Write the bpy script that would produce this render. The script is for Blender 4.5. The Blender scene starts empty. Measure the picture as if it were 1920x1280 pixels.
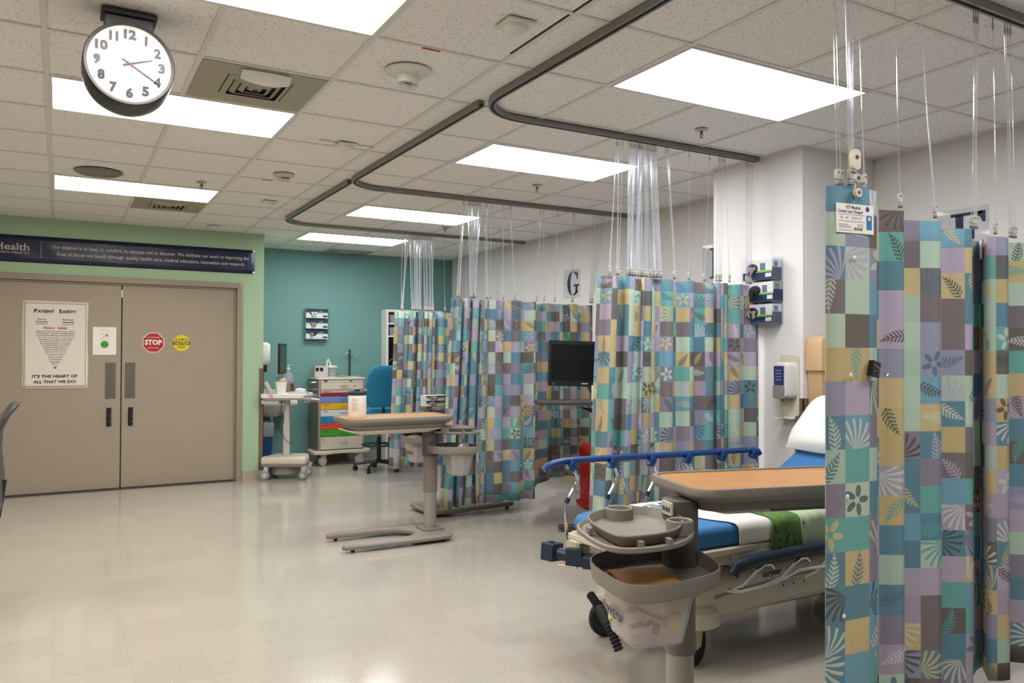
import bpy, bmesh, math, random
from mathutils import Vector, Matrix
random.seed(7)
R = math.radians
S = bpy.context.scene
COL = S.collection

# ------------------------------------------------------------------ camera, world, lights, exposure
CH = 1.395                                     # eye height
F_PX, YAW, PITCH, ROLL = 1487.42, 0.51849, 0.016796, 0.002565
_f = Vector((math.sin(YAW)*math.cos(PITCH), math.cos(YAW)*math.cos(PITCH), math.sin(PITCH)))
_r = Vector((math.cos(YAW), -math.sin(YAW), 0)); _u = _r.cross(_f)
_c, _s = math.cos(ROLL), math.sin(ROLL)
RT, UP = _c*_r+_s*_u, -_s*_r+_c*_u
cam = bpy.data.cameras.new('camera'); cam.sensor_width = 36; cam.lens = F_PX/1920*36
cam.clip_start = 0.05; cam.clip_end = 60
camo = bpy.data.objects.new('camera', cam); COL.objects.link(camo)
camo.matrix_world = Matrix.Translation((0, 0, CH)) @ Matrix((RT, UP, -_f)).transposed().to_4x4()
S.camera = camo
W = bpy.data.worlds.new('world'); S.world = W; W.use_nodes = True
W.node_tree.nodes['Background'].inputs[0].default_value = (0.9, 0.95, 1, 1)
W.node_tree.nodes['Background'].inputs[1].default_value = 0.05
S.view_settings.view_transform = 'Standard'; S.view_settings.look = 'None'
S.view_settings.gamma = 1; S.view_settings.use_curve_mapping = False
S.view_settings.exposure = 0.32
PANEL_WARM, PANEL_COOL = 17.0, 14.5               # luminous strength of the ceiling light lenses
S.cycles.max_bounces = 8; S.cycles.transparent_max_bounces = 24; S.cycles.caustics_reflective = False

def ray(x, y): return _f*1.0 + RT*((x-960)/F_PX) - UP*((y-640)/F_PX)
def atY(x, y, Y): d = ray(x, y); return d*(Y/d.y)+Vector((0, 0, CH))
def atX(x, y, X): d = ray(x, y); return d*(X/d.x)+Vector((0, 0, CH))
def atZ(x, y, Z): d = ray(x, y); return d*((Z-CH)/d.z)+Vector((0, 0, CH))
def pxX(x, Y, z=CH):                                   # X of picture column x on the plane Y
    return atY(x, 660, Y).x

# ------------------------------------------------------------------ materials
def lin(c):
    if isinstance(c, str): c = [int(c[i:i+2], 16)/255 for i in (0, 2, 4)]
    return [((v/12.92) if v <= .04045 else ((v+.055)/1.055)**2.4) for v in c]
MATS = {}
class NT:
    def __init__(s, m): s.t = m.node_tree; s.n = s.t.nodes
    def add(s, typ, **kw):
        n = s.n.new(typ)
        for k, v in kw.items(): setattr(n, k, v)
        return n
    def put(s, sock, v):
        if hasattr(v, 'is_output') or isinstance(v, bpy.types.NodeSocket): s.t.links.new(v, sock)
        else: sock.default_value = v
    def m(s, op, a, b=None, c=None):
        n = s.add('ShaderNodeMath', operation=op); s.put(n.inputs[0], a)
        if b is not None: s.put(n.inputs[1], b)
        if c is not None: s.put(n.inputs[2], c)
        return n.outputs[0]
    def mix(s, f, a, b):
        n = s.add('ShaderNodeMix', data_type='RGBA'); s.put(n.inputs[0], f); s.put(n.inputs[6], a); s.put(n.inputs[7], b)
        return n.outputs[2]
    def ramp(s, f, stops, interp='LINEAR'):
        n = s.add('ShaderNodeValToRGB'); r = n.color_ramp; r.interpolation = interp
        while len(r.elements) > 1: r.elements.remove(r.elements[-1])
        for i, (p, c) in enumerate(stops):
            e = r.elements[0] if i == 0 else r.elements.new(p)
            e.position = p; e.color = (*lin(c), 1)
        s.put(n.inputs[0], f); return n.outputs[0]
def mat(name, col, rough=.5, metal=0, spec=.5, emit=0, ecol=None, trans=0, ior=1.45, noise=0, nscale=30, bump=0, bscale=200, coat=0):
    if name in MATS: return MATS[name]
    m = bpy.data.materials.new(name); m.use_nodes = True; MATS[name] = m
    q = NT(m); b = q.n['Principled BSDF']
    b.inputs['Base Color'].default_value = (*lin(col), 1)
    b.inputs['Roughness'].default_value = rough; b.inputs['Metallic'].default_value = metal
    b.inputs['Specular IOR Level'].default_value = spec; b.inputs['IOR'].default_value = ior
    b.inputs['Transmission Weight'].default_value = trans; b.inputs['Coat Weight'].default_value = coat
    if emit:
        b.inputs['Emission Color'].default_value = (*(ecol or (1, 1, 1)), 1); b.inputs['Emission Strength'].default_value = emit
    if noise or bump:
        tc = q.add('ShaderNodeTexCoord')
        if noise:
            n = q.add('ShaderNodeTexNoise'); n.inputs['Scale'].default_value = nscale; n.inputs['Detail'].default_value = 4
            q.t.links.new(tc.outputs['Object'], n.inputs['Vector'])
            c = lin(col); lo = [max(0, v*(1-noise)) for v in c]; hi = [min(1, v*(1+noise)) for v in c]
            q.put(b.inputs['Base Color'], q.mix(n.outputs['Fac'], (*lo, 1), (*hi, 1)))
        if bump:
            n = q.add('ShaderNodeTexNoise'); n.inputs['Scale'].default_value = bscale; n.inputs['Detail'].default_value = 3
            q.t.links.new(tc.outputs['Object'], n.inputs['Vector'])
            bp = q.add('ShaderNodeBump'); bp.inputs['Strength'].default_value = bump; bp.inputs['Distance'].default_value = .002
            q.put(bp.inputs['Height'], n.outputs['Fac']); q.put(b.inputs['Normal'], bp.outputs[0])
    return m
mat('plastic_taupe', '7b736a', .45, noise=.05, bump=.15, bscale=900)
mat('plastic_taupe_dark', '544e49', .5)
mat('metal_silver', 'a9a49c', .38, .55)
mat('chrome', 'd8d8d8', .12, 1)
mat('steel_brushed', '6d6a5e', .4, .8, noise=.1)
mat('white_plastic', 'dcd9d3', .4)
mat('cream_plastic', 'cbc3b0', .45)
mat('cream_metal', 'c3bba6', .45)
mat('light_grey', 'b8b4ae', .45)
mat('mid_grey', '85827e', .45)
mat('dark_grey', '3a3a3b', .45)
mat('black_plastic', '121214', .4)
mat('black_rubber', '1a1b1d', .7)
mat('navy_plastic', '1b2a3d', .4)
mat('rail_blue', '153a72', .32)
mat('mattress_blue', '3670a6', .75, bump=.3, bscale=90)
mat('sheet_white', 'd2cfc9', .9, bump=.5, bscale=40)
mat('pillow_white', 'e4e1db', .9, bump=.5, bscale=25)
mat('paper', 'd8cfc6', .6)
mat('paper_white', 'e4dfd8', .45)
mat('ink', '26262c', .6); mat('ink_red', 'b5302c', .6); mat('ink_blue', '2c3570', .6); mat('ink_grey', '8a8480', .6)
mat('ink_olive', '6b6440', .6)
mat('banner_navy', '0f1638', .35, noise=.25, nscale=3, bump=.6, bscale=4)
mat('banner_text', 'b9b4b4', .6)
mat('door_paint', '998c7b', .5, noise=.03, nscale=2, bump=.15, bscale=60)
mat('frame_paint', '8f8373', .45)
mat('wall_green', '9cb795', .6, noise=.03, nscale=3, bump=.12, bscale=150)
mat('wall_teal', '69938e', .6, noise=.03, nscale=3, bump=.12, bscale=150)
mat('wall_white', 'dedad8', .6, noise=.02, nscale=3, bump=.12, bscale=150)
mat('baseboard', 'a39c8a', .6)
mat('corner_brown', '6b5a4e', .5)
mat('tbar', 'dcd8d2', .45)
mat('track_metal', '83817b', .35, .4); mat('track_slot', '15171f', .5)
mat('vent_metal', 'a09c8b', .45); mat('vent_and_shadow_dark', '1d1e22', .8)
mat('clock_black', '2a2725', .42); mat('clock_face', 'a6a4a0', .6)
mat('chair_teal', '136f92', .7, bump=.2, bscale=300)
mat('tan_plastic', 'c9a57c', .5)
mat('red_plastic', 'a5150f', .4); mat('orange', 'd9701c', .5); mat('yellow', 'd6bf1e', .5); mat('stop_red', 'a8181c', .45)
mat('glove_navy', '16284c', .5); mat('glove_green', '7fae2c', .5); mat('glove_white', 'cfcfd2', .5); mat('glove_grey', '5d6a78', .5)
mat('glove_latex', '8f8b92', .6)
mat('drawer_pink', 'c79a98', .5); mat('drawer_red', '8c1420', .5); mat('drawer_blue', '6480b4', .5)
mat('drawer_yellow', 'd6a11c', .5); mat('drawer_white', 'c3c6c8', .5); mat('drawer_sky', '1e78a8', .5)
mat('drawer_orange', 'cc4524', .5); mat('drawer_green', '3c9424', .5)
mat('gown_green', '55753a', .9, noise=.35, nscale=60, bump=.4, bscale=30)
mat('gown_pale', 'aebc9e', .9, noise=.1, nscale=30, bump=.4, bscale=30)
mat('navy_dot', '1d3a66', .8)
mat('brown_paper', 'b0824f', .8, noise=.1, nscale=20, bump=.5, bscale=30)
mat('lid_navy', '22303e', .45)
mat('bag_blue', '1d4a78', .3, noise=.3, nscale=12)
mat('screen', '0a0b0d', .22); mat('screen_green', '2e8a4a', .4, emit=.6, ecol=(.1, .9, .3))
mat('bottle_brown', '6a4630', .3)
mat('mint_red', 'c0202c', .5); mat('yellow_stick', 'd9c020', .5); mat('blue_stick', '6ea4c8', .5)
mat('speaker_metal', '8f897c', .35, .6)
mat('wood_dark', '3c2a22', .5)
mat('pinkish', 'c98a84', .6)

def clear(name, tint, alpha_diff=.15, rough=.08, base=.12):
    m = bpy.data.materials.new(name); m.use_nodes = True; MATS[name] = m; q = NT(m)
    for n in list(q.n):
        if n.type != 'OUTPUT_MATERIAL': q.n.remove(n)
    out = [n for n in q.n if n.type == 'OUTPUT_MATERIAL'][0]
    tr = q.add('ShaderNodeBsdfTransparent'); tr.inputs[0].default_value = (*lin(tint), 1)
    df = q.add('ShaderNodeBsdfDiffuse'); df.inputs[0].default_value = (.85, .86, .88, 1)
    gl = q.add('ShaderNodeBsdfGlossy'); gl.inputs['Roughness'].default_value = rough
    m1 = q.add('ShaderNodeMixShader'); m1.inputs[0].default_value = alpha_diff
    q.t.links.new(tr.outputs[0], m1.inputs[1]); q.t.links.new(df.outputs[0], m1.inputs[2])
    lw = q.add('ShaderNodeLayerWeight'); lw.inputs[0].default_value = .5
    fac = q.m('MINIMUM', q.m('ADD', q.m('MULTIPLY', q.m('POWER', lw.outputs['Facing'], 4), .7), base), 1.0)
    m2 = q.add('ShaderNodeMixShader'); q.put(m2.inputs[0], fac)
    q.t.links.new(m1.outputs[0], m2.inputs[1]); q.t.links.new(gl.outputs[0], m2.inputs[2])
    q.t.links.new(m2.outputs[0], out.inputs[0]); return m
clear('clear_strap', 'f4f6fa', .24, .14, .18)
clear('acrylic', 'fafbfc', .03, .03, .012)
clear('clock_glass', 'ffffff', 0.0, .02, .004)
clear('frosted_bin', 'f6f0ed', .22, .25, .012)
clear('clear_bag', 'c8d4da', .3, .2, .15)

def wood_mat():
    m = mat('wood_laminate', 'bd8247', .3); q = NT(m); b = q.n['Principled BSDF']
    tc = q.add('ShaderNodeTexCoord'); mp = q.add('ShaderNodeMapping'); mp.inputs['Scale'].default_value = (2, 26, 2)
    q.t.links.new(tc.outputs['Object'], mp.inputs[0])
    n = q.add('ShaderNodeTexNoise'); n.inputs['Scale'].default_value = 3; n.inputs['Detail'].default_value = 5
    q.t.links.new(mp.outputs[0], n.inputs['Vector'])
    q.put(b.inputs['Base Color'], q.ramp(n.outputs['Fac'], [(.3, 'b0763c'), (.7, 'c58c50')]))
wood_mat()

def floor_mat():
    m = mat('floor_vinyl', 'b5aa98', .22, spec=.6); q = NT(m); b = q.n['Principled BSDF']
    tc = q.add('ShaderNodeTexCoord'); sx = q.add('ShaderNodeSeparateXYZ'); q.t.links.new(tc.outputs['Object'], sx.inputs[0])
    T = .3048
    ux = q.m('FRACT', q.m('DIVIDE', q.m('ADD', sx.outputs[0], 50), T)); uy = q.m('FRACT', q.m('DIVIDE', q.m('ADD', sx.outputs[1], 50), T))
    ed = q.m('MINIMUM', q.m('MINIMUM', ux, q.m('SUBTRACT', 1, ux)), q.m('MINIMUM', uy, q.m('SUBTRACT', 1, uy)))
    seam = q.m('LESS_THAN', ed, .004)
    cx = q.m('FLOOR', q.m('DIVIDE', q.m('ADD', sx.outputs[0], 50), T)); cy = q.m('FLOOR', q.m('DIVIDE', q.m('ADD', sx.outputs[1], 50), T))
    cb = q.add('ShaderNodeCombineXYZ'); q.put(cb.inputs[0], cx); q.put(cb.inputs[1], cy)
    wn = q.add('ShaderNodeTexWhiteNoise', noise_dimensions='2D'); q.t.links.new(cb.outputs[0], wn.inputs['Vector'])
    base = q.ramp(wn.outputs['Value'], [(0, 'a49d93'), (1, 'a9a298')])
    par = q.m('MODULO', q.m('ADD', cx, cy), 2)
    def flecks(sx_, sy_, sc, lo):
        mp = q.add('ShaderNodeMapping'); mp.inputs['Scale'].default_value = (sx_, sy_, 1)
        q.t.links.new(tc.outputs['Object'], mp.inputs[0])
        n = q.add('ShaderNodeTexNoise'); n.inputs['Scale'].default_value = sc; n.inputs['Detail'].default_value = 2
        q.t.links.new(mp.outputs[0], n.inputs['Vector'])
        return q.m('GREATER_THAN', n.outputs['Fac'], lo)
    fa = q.m('ADD', q.m('MULTIPLY', flecks(1, 3.5, 38, .655), q.m('SUBTRACT', 1, par)), q.m('MULTIPLY', flecks(3.5, 1, 38, .655), par))
    fb = flecks(1.3, 2.6, 55, .70)
    fc = flecks(2.2, 1, 22, .765)
    c = q.mix(q.m('MULTIPLY', fa, .55), base, (*lin('cfc6b8'), 1))
    c = q.mix(q.m('MULTIPLY', fb, .6), c, (*lin('93887a'), 1))
    c = q.mix(q.m('MULTIPLY', fc, .6), c, (*lin('6e7f84'), 1))
    n = q.add('ShaderNodeTexNoise'); n.inputs['Scale'].default_value = 1.2; n.inputs['Detail'].default_value = 5
    q.t.links.new(tc.outputs['Object'], n.inputs['Vector'])
    c = q.mix(q.m('MULTIPLY', n.outputs['Fac'], .25), c, (*lin('9c9384'), 1))
    c = q.mix(q.m('MULTIPLY', seam, .35), c, (*lin('8d8272'), 1))
    q.put(b.inputs['Base Color'], c)
    n3 = q.add('ShaderNodeTexNoise'); n3.inputs['Scale'].default_value = 7; n3.inputs['Detail'].default_value = 3
    q.t.links.new(tc.outputs['Object'], n3.inputs['Vector'])
    bp = q.add('ShaderNodeBump'); bp.inputs['Strength'].default_value = .07; bp.inputs['Distance'].default_value = .004
    q.put(bp.inputs['Height'], n3.outputs['Fac']); q.put(b.inputs['Normal'], bp.outputs[0])
    q.put(b.inputs['Roughness'], q.m('ADD', .07, q.m('MULTIPLY', n.outputs['Fac'], .12)))
floor_mat()

def tile_mat():
    m = mat('ceiling_tile', 'c6bcae', .85); q = NT(m); b = q.n['Principled BSDF']
    tc = q.add('ShaderNodeTexCoord')
    v = q.add('ShaderNodeTexVoronoi', feature='F1'); v.inputs['Scale'].default_value = 75; v.inputs['Randomness'].default_value = 1
    mp = q.add('ShaderNodeMapping'); mp.inputs['Scale'].default_value = (1, .75, 1); q.t.links.new(tc.outputs['Object'], mp.inputs[0])
    q.t.links.new(mp.outputs[0], v.inputs['Vector'])
    wn = q.m('GREATER_THAN', q.add('ShaderNodeSeparateColor').outputs[0], .5)
    sc = [n for n in q.n if n.type == 'SEPARATE_COLOR'][0]; q.t.links.new(v.outputs['Color'], sc.inputs[0])
    dot = q.m('MULTIPLY', q.m('LESS_THAN', v.outputs['Distance'], .22), wn)
    n = q.add('ShaderNodeTexNoise'); n.inputs['Scale'].default_value = 220; n.inputs['Detail'].default_value = 3
    q.t.links.new(tc.outputs['Object'], n.inputs['Vector'])
    n2 = q.add('ShaderNodeTexNoise'); n2.inputs['Scale'].default_value = 70; n2.inputs['Detail'].default_value = 2
    q.t.links.new(tc.outputs['Object'], n2.inputs['Vector'])
    base = q.ramp(n.outputs['Fac'], [(.35, 'e4e1dc'), (.6, 'f6f4f1')])
    c = q.mix(q.m('MULTIPLY', dot, .75), base, (*lin('7d7164'), 1))
    c = q.mix(q.m('MULTIPLY', q.m('GREATER_THAN', n2.outputs['Fac'], .68), .5), c, (*lin('8f8375'), 1))
    # each 2 ft tile a little different
    sx = q.add('ShaderNodeSeparateXYZ'); q.t.links.new(tc.outputs['Object'], sx.inputs[0]); T = .6096
    cb = q.add('ShaderNodeCombineXYZ')
    q.put(cb.inputs[0], q.m('FLOOR', q.m('DIVIDE', q.m('ADD', sx.outputs[0], .0678+T*60), T)))
    q.put(cb.inputs[1], q.m('FLOOR', q.m('DIVIDE', q.m('ADD', sx.outputs[1], -4.416+T*60), T)))
    w = q.add('ShaderNodeTexWhiteNoise', noise_dimensions='2D'); q.t.links.new(cb.outputs[0], w.inputs['Vector'])
    c = q.mix(q.m('MULTIPLY', w.outputs['Value'], .16), c, (*lin('d9d5cf'), 1))
    q.put(b.inputs['Base Color'], c)
tile_mat()

# ---- cubicle curtain print: patchwork squares with fern, palm and leaf motifs, in metres of cloth (UV)
def curtain_mat(name, seed, pal, mot, translucent=.25, cell=.0945):
    m = mat(name, '808080', .8); q = NT(m); b = q.n['Principled BSDF']
    uv = q.add('ShaderNodeUVMap'); uv.uv_map = 'UVMap'
    s = q.add('ShaderNodeSeparateXYZ'); q.t.links.new(uv.outputs[0], s.inputs[0])
    u = q.m('DIVIDE', s.outputs[0], cell); v = q.m('DIVIDE', s.outputs[1], cell)
    iu, iv = q.m('FLOOR', u), q.m('FLOOR', v)
    fu, fv = q.m('SUBTRACT', q.m('FRACT', u), .5), q.m('SUBTRACT', q.m('FRACT', v), .5)
    def wn(off):
        cb = q.add('ShaderNodeCombineXYZ'); q.put(cb.inputs[0], q.m('ADD', iu, off+.37)); q.put(cb.inputs[1], q.m('ADD', iv, seed*1.7+.21))
        w = q.add('ShaderNodeTexWhiteNoise', noise_dimensions='2D'); q.t.links.new(cb.outputs[0], w.inputs['Vector'])
        sc = q.add('ShaderNodeSeparateColor'); q.t.links.new(w.outputs['Color'], sc.inputs[0]); return sc.outputs
    a, c = wn(seed*13.0), wn(seed*29.0+7)
    base = q.ramp(a[0], [(i/len(pal), k) for i, k in enumerate(pal)], 'CONSTANT')
    motc = q.ramp(c[1], [(i/len(mot), k) for i, k in enumerate(mot)], 'CONSTANT')
    ang = q.m('MULTIPLY', a[1], 6.283)
    cs, sn = q.m('COSINE', ang), q.m('SINE', ang)
    x0 = q.m('ADD', q.m('SUBTRACT', q.m('MULTIPLY', fu, cs), q.m('MULTIPLY', fv, sn)), q.m('MULTIPLY', q.m('SUBTRACT', a[2], .5), .25))
    y0 = q.m('ADD', q.m('MULTIPLY', fu, sn), q.m('MULTIPLY', fv, cs))
    x0 = q.m('ADD', x0, q.m('MULTIPLY', q.m('MULTIPLY', y0, y0), .25))
    ax = q.m('ABSOLUTE', x0)
    # fern
    ys = q.m('ADD', y0, .5)
    st = q.m('GREATER_THAN', q.m('SINE', q.m('MULTIPLY', q.m('SUBTRACT', y0, q.m('MULTIPLY', ax, .75)), 44)), -.15)
    env = q.m('LESS_THAN', ax, q.m('MULTIPLY', q.m('MULTIPLY', q.m('SUBTRACT', 1.02, ys), q.m('POWER', q.m('MAXIMUM', ys, .001), .35)), .46))
    stem = q.m('MULTIPLY', q.m('LESS_THAN', ax, .016), q.m('LESS_THAN', q.m('ABSOLUTE', y0), .5))
    fern = q.m('MAXIMUM', q.m('MULTIPLY', st, env), stem)
    # palm fan
    yp = q.m('ADD', y0, .55)
    an = q.m('ARCTAN2', x0, yp); rr = q.m('SQRT', q.m('ADD', q.m('MULTIPLY', x0, x0), q.m('MULTIPLY', yp, yp)))
    ps = q.m('GREATER_THAN', q.m('SINE', q.m('ADD', q.m('MULTIPLY', an, 19), q.m('MULTIPLY', rr, 1.5))), q.m('SUBTRACT', q.m('MULTIPLY', rr, 1.3), .75))
    palm = q.m('MULTIPLY', q.m('MULTIPLY', ps, q.m('LESS_THAN', q.m('ABSOLUTE', an), 1.15)), q.m('LESS_THAN', rr, .95))
    # five oval leaflets
    r2 = q.m('SQRT', q.m('ADD', q.m('MULTIPLY', x0, x0), q.m('MULTIPLY', y0, y0)))
    a2 = q.m('DIVIDE', q.m('ARCTAN2', x0, y0), 1.2566)
    k = q.m('MULTIPLY', q.m('ABSOLUTE', q.m('SUBTRACT', q.m('FRACT', q.m('ADD', a2, 10)), .5)), 1.2566)
    wd = q.m('MULTIPLY', k, r2)
    prof = q.m('SQRT', q.m('MAXIMUM', q.m('SUBTRACT', 1, q.m('POWER', q.m('DIVIDE', q.m('SUBTRACT', r2, .29), .19), 2)), 0))
    oval = q.m('MULTIPLY', q.m('LESS_THAN', wd, q.m('MULTIPLY', prof, .105)), q.m('LESS_THAN', r2, .48))
    # choice of motif
    f1 = q.m('LESS_THAN', c[0], .24)
    f2 = q.m('MULTIPLY', q.m('GREATER_THAN', c[0], .24), q.m('LESS_THAN', c[0], .40))
    f3 = q.m('MULTIPLY', q.m('GREATER_THAN', c[0], .40), q.m('LESS_THAN', c[0], .47))
    mk = q.m('MINIMUM', q.m('ADD', q.m('MULTIPLY', f1, fern), q.m('ADD', q.m('MULTIPLY', f2, palm), q.m('MULTIPLY', f3, oval))), 1)
    col = q.mix(q.m('MULTIPLY', mk, .85), base, motc)
    # fine weave
    n = q.add('ShaderNodeTexNoise'); n.inputs['Scale'].default_value = 900; q.t.links.new(uv.outputs[0], n.inputs['Vector'])
    col = q.mix(q.m('MULTIPLY', q.m('SUBTRACT', n.outputs['Fac'], .3), .25), col, (.12, .12, .12, 1))
    q.put(b.inputs['Base Color'], col); b.inputs['Specular IOR Level'].default_value = .2
    tl = q.add('ShaderNodeBsdfTranslucent'); q.put(tl.inputs[0], col)
    mx = q.add('ShaderNodeMixShader'); mx.inputs[0].default_value = translucent
    out = [n for n in q.n if n.type == 'OUTPUT_MATERIAL'][0]
    q.t.links.new(b.outputs[0], mx.inputs[1]); q.t.links.new(tl.outputs[0], mx.inputs[2]); q.t.links.new(mx.outputs[0], out.inputs[0])
PAL = ['b6a8ba', '6c929f', 'cbb888', 'b7ccba', '938d9c', '76b3ac', '77706a', '9fa0b4', '6a93a5', 'cfbd90', 'bdb0c2', '857b7e', 'bfd2c0', '7fabbd']
MOT = ['5f5852', 'd8d6c8', '66b0aa', '5e7c8c', 'd6c48e', 'c0b2c8', '55625e', 'cbd8ca']
curtain_mat('curtain_print', 3, PAL, MOT)

# ------------------------------------------------------------------ mesh builder
class MB:
    def __init__(s): s.v = []; s.f = []; s.mi = []; s.mats = []; s.T = Matrix.Identity(4); s.uv = {}
    def mid(s, m):
        if m not in s.mats: s.mats.append(m)
        return s.mats.index(m)
    def add(s, vs, fs, m):
        o = len(s.v); s.v += [s.T @ Vector(p) for p in vs]; i = s.mid(m)
        for f in fs: s.f.append([o+k for k in f]); s.mi.append(i)
        return o
    def box(s, c, d, m, rot=None):
        x, y, z = d[0]/2, d[1]/2, d[2]/2
        P = [Vector((a*x, b*y, e*z)) for a in (-1, 1) for b in (-1, 1) for e in (-1, 1)]
        if rot is not None: P = [rot @ p for p in P]
        s.add([p+Vector(c) for p in P], [(0, 1, 3, 2), (4, 6, 7, 5), (0, 4, 5, 1), (2, 3, 7, 6), (0, 2, 6, 4), (1, 5, 7, 3)], m); return s
    def bx(s, x0, x1, y0, y1, z0, z1, m): return s.box(((x0+x1)/2, (y0+y1)/2, (z0+z1)/2), (abs(x1-x0), abs(y1-y0), abs(z1-z0)), m)
    def loft(s, rings, m, closed=True, cap0=True, cap1=True):
        n = len(rings[0]); vs = [p for r in rings for p in r]; fs = []
        for i in range(len(rings)-1):
            for j in range(n if closed else n-1):
                k = (j+1) % n; fs.append((i*n+j, i*n+k, (i+1)*n+k, (i+1)*n+j))
        if closed and cap0: fs.append(tuple(reversed(range(n))))
        if closed and cap1: fs.append(tuple(range((len(rings)-1)*n, len(rings)*n)))
        s.add(vs, fs, m); return s
    def tube(s, pts, r, m, seg=10, flat=None, caps=True):
        pts = [Vector(p) for p in pts]; rs = r if isinstance(r, (list, tuple)) else [r]*len(pts)
        rings = []; up = None
        for i, p in enumerate(pts):
            d = (pts[min(i+1, len(pts)-1)]-pts[max(i-1, 0)]).normalized()
            if up is None:
                up = Vector((0, 0, 1)) if abs(d.z) < .9 else Vector((0, 1, 0))
            a = d.cross(up).normalized(); up = a.cross(d).normalized()
            fx, fy = flat or (1, 1)
            rings.append([p+a*math.cos(2*math.pi*k/seg)*rs[i]*fx+up*math.sin(2*math.pi*k/seg)*rs[i]*fy for k in range(seg)])
        return s.loft(rings, m, cap0=caps, cap1=caps)
    def cyl(s, p0, p1, r, m, r1=None, seg=24): return s.tube([p0, p1], [r, r if r1 is None else r1], m, seg)
    def lathe(s, prof, m, c=(0, 0, 0), axis='z', seg=32, sx=1, sy=1, caps=True):
        rings = []
        for r, h in prof:
            ring = []
            for k in range(seg):
                a = 2*math.pi*k/seg; x, y = r*math.cos(a)*sx, r*math.sin(a)*sy
                p = {'z': (x, y, h), 'y': (x, h, y), 'x': (h, x, y)}[axis]; ring.append(Vector(p)+Vector(c))
            rings.append(ring)
        return s.loft(rings, m, cap0=caps, cap1=caps)
    def prism(s, outline, z0, z1, m, ax='z'):
        def P(a, b, h): return {'z': (a, b, h), 'y': (a, h, b), 'x': (h, a, b)}[ax]
        return s.loft([[P(a, b, z0) for a, b in outline], [P(a, b, z1) for a, b in outline]], m)
    def quad(s, a, b, c, d, m): s.add([a, b, c, d], [(0, 1, 2, 3)], m); return s
    def grid(s, fn, nu, nv, m, close=False):
        vs = [fn(i/(nu-1), j/(nv-1)) for j in range(nv) for i in range(nu)]
        s.add(vs, [(j*nu+i, j*nu+i+1, (j+1)*nu+i+1, (j+1)*nu+i) for j in range(nv-1) for i in range(nu-1)], m); return s
    def ball(s, c, r, m, sx=1, sy=1, sz=1, seg=16):
        n = seg//2+1
        return s.lathe([(max(1e-4, math.sin(math.pi*i/(n-1)))*r, -math.cos(math.pi*i/(n-1))*r*sz) for i in range(n)], m, c, seg=seg, sx=sx, sy=sy)
    def text(s, txt, org, right, up, m, width=None, height=None, align='LEFT', bold=0, gap=1.0):
        V, Fc, w, h = glyphs(txt, bold, gap)
        if not V: return s
        kx = ky = None
        if height: ky = height/.7; kx = ky
        if width: kx = width/max(w, 1e-6); ky = ky or kx
        right, up, org = Vector(right).normalized(), Vector(up).normalized(), Vector(org)
        off = {'LEFT': 0, 'CENTER': -w/2, 'RIGHT': -w}[align]
        s.add([org+right*((x+off)*kx)+up*(y*ky) for x, y in V], Fc, m); return s
    def build(s, name, parent=None, smooth=True, bevel=0, bseg=2, angle=35, kind=None, weld=True):
        me = bpy.data.meshes.new(name); me.from_pydata([tuple(p) for p in s.v], [], s.f)
        for k in s.mats: me.materials.append(MATS[k])
        me.polygons.foreach_set('material_index', s.mi); me.update(); me.validate()
        bm = bmesh.new(); bm.from_mesh(me)
        bmesh.ops.recalc_face_normals(bm, faces=bm.faces)
        bm.to_mesh(me); bm.free()
        if smooth:
            me.shade_smooth(); me.set_sharp_from_angle(angle=R(angle))
        o = bpy.data.objects.new(name, me); COL.objects.link(o)
        if parent is not None: o.parent = parent
        if bevel:
            b = o.modifiers.new('bevel', 'BEVEL'); b.width = bevel; b.segments = bseg; b.limit_method = 'ANGLE'; b.angle_limit = R(40)
            b.harden_normals = False
        if kind: o['kind'] = kind
        return o
_G = {}
def glyphs(txt, bold=0, gap=1.0):
    k = (txt, bold, gap)
    if k in _G: return _G[k]
    cu = bpy.data.curves.new('t', 'FONT'); cu.body = txt; cu.size = 1; cu.offset = bold; cu.resolution_u = 2; cu.space_character = gap
    o = bpy.data.objects.new('t', cu); COL.objects.link(o)
    dg = bpy.context.evaluated_depsgraph_get(); dg.update(); me = o.evaluated_get(dg).to_mesh()
    V = [(v.co.x, v.co.y) for v in me.vertices]; Fc = [tuple(p.vertices) for p in me.polygons]
    o.evaluated_get(dg).to_mesh_clear(); bpy.data.objects.remove(o); bpy.data.curves.remove(cu)
    if V:
        x0 = min(v[0] for v in V); V = [(x-x0, y) for x, y in V]; w = max(v[0] for v in V); h = max(v[1] for v in V)
    else: w = h = 0
    _G[k] = (V, Fc, w, h); return _G[k]
def rrect(cx, cy, w, h, r, seg=5):
    r = min(r, w/2-1e-4, h/2-1e-4); out = []
    for sx, sy, a0 in ((1, 1, 0), (-1, 1, 90), (-1, -1, 180), (1, -1, 270)):
        for k in range(seg+1):
            a = R(a0+90*k/seg); out.append((cx+sx*(w/2-r)+r*math.cos(a), cy+sy*(h/2-r)+r*math.sin(a)))
    return out
def tag(o, label=None, cat=None, group=None, kind=None):
    if label: o['label'] = label
    if cat: o['category'] = cat
    if group: o['group'] = group
    if kind: o['kind'] = kind
    return o
def thing(name, label, cat, loc=(0, 0, 0), rz=0, group=None):
    e = bpy.data.objects.new(name, None); COL.objects.link(e); e.location = loc; e.rotation_euler = (0, 0, rz); e.empty_display_size = .1
    return tag(e, label, cat, group)
def lab(o, t): o['label'] = t; return o

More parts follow.
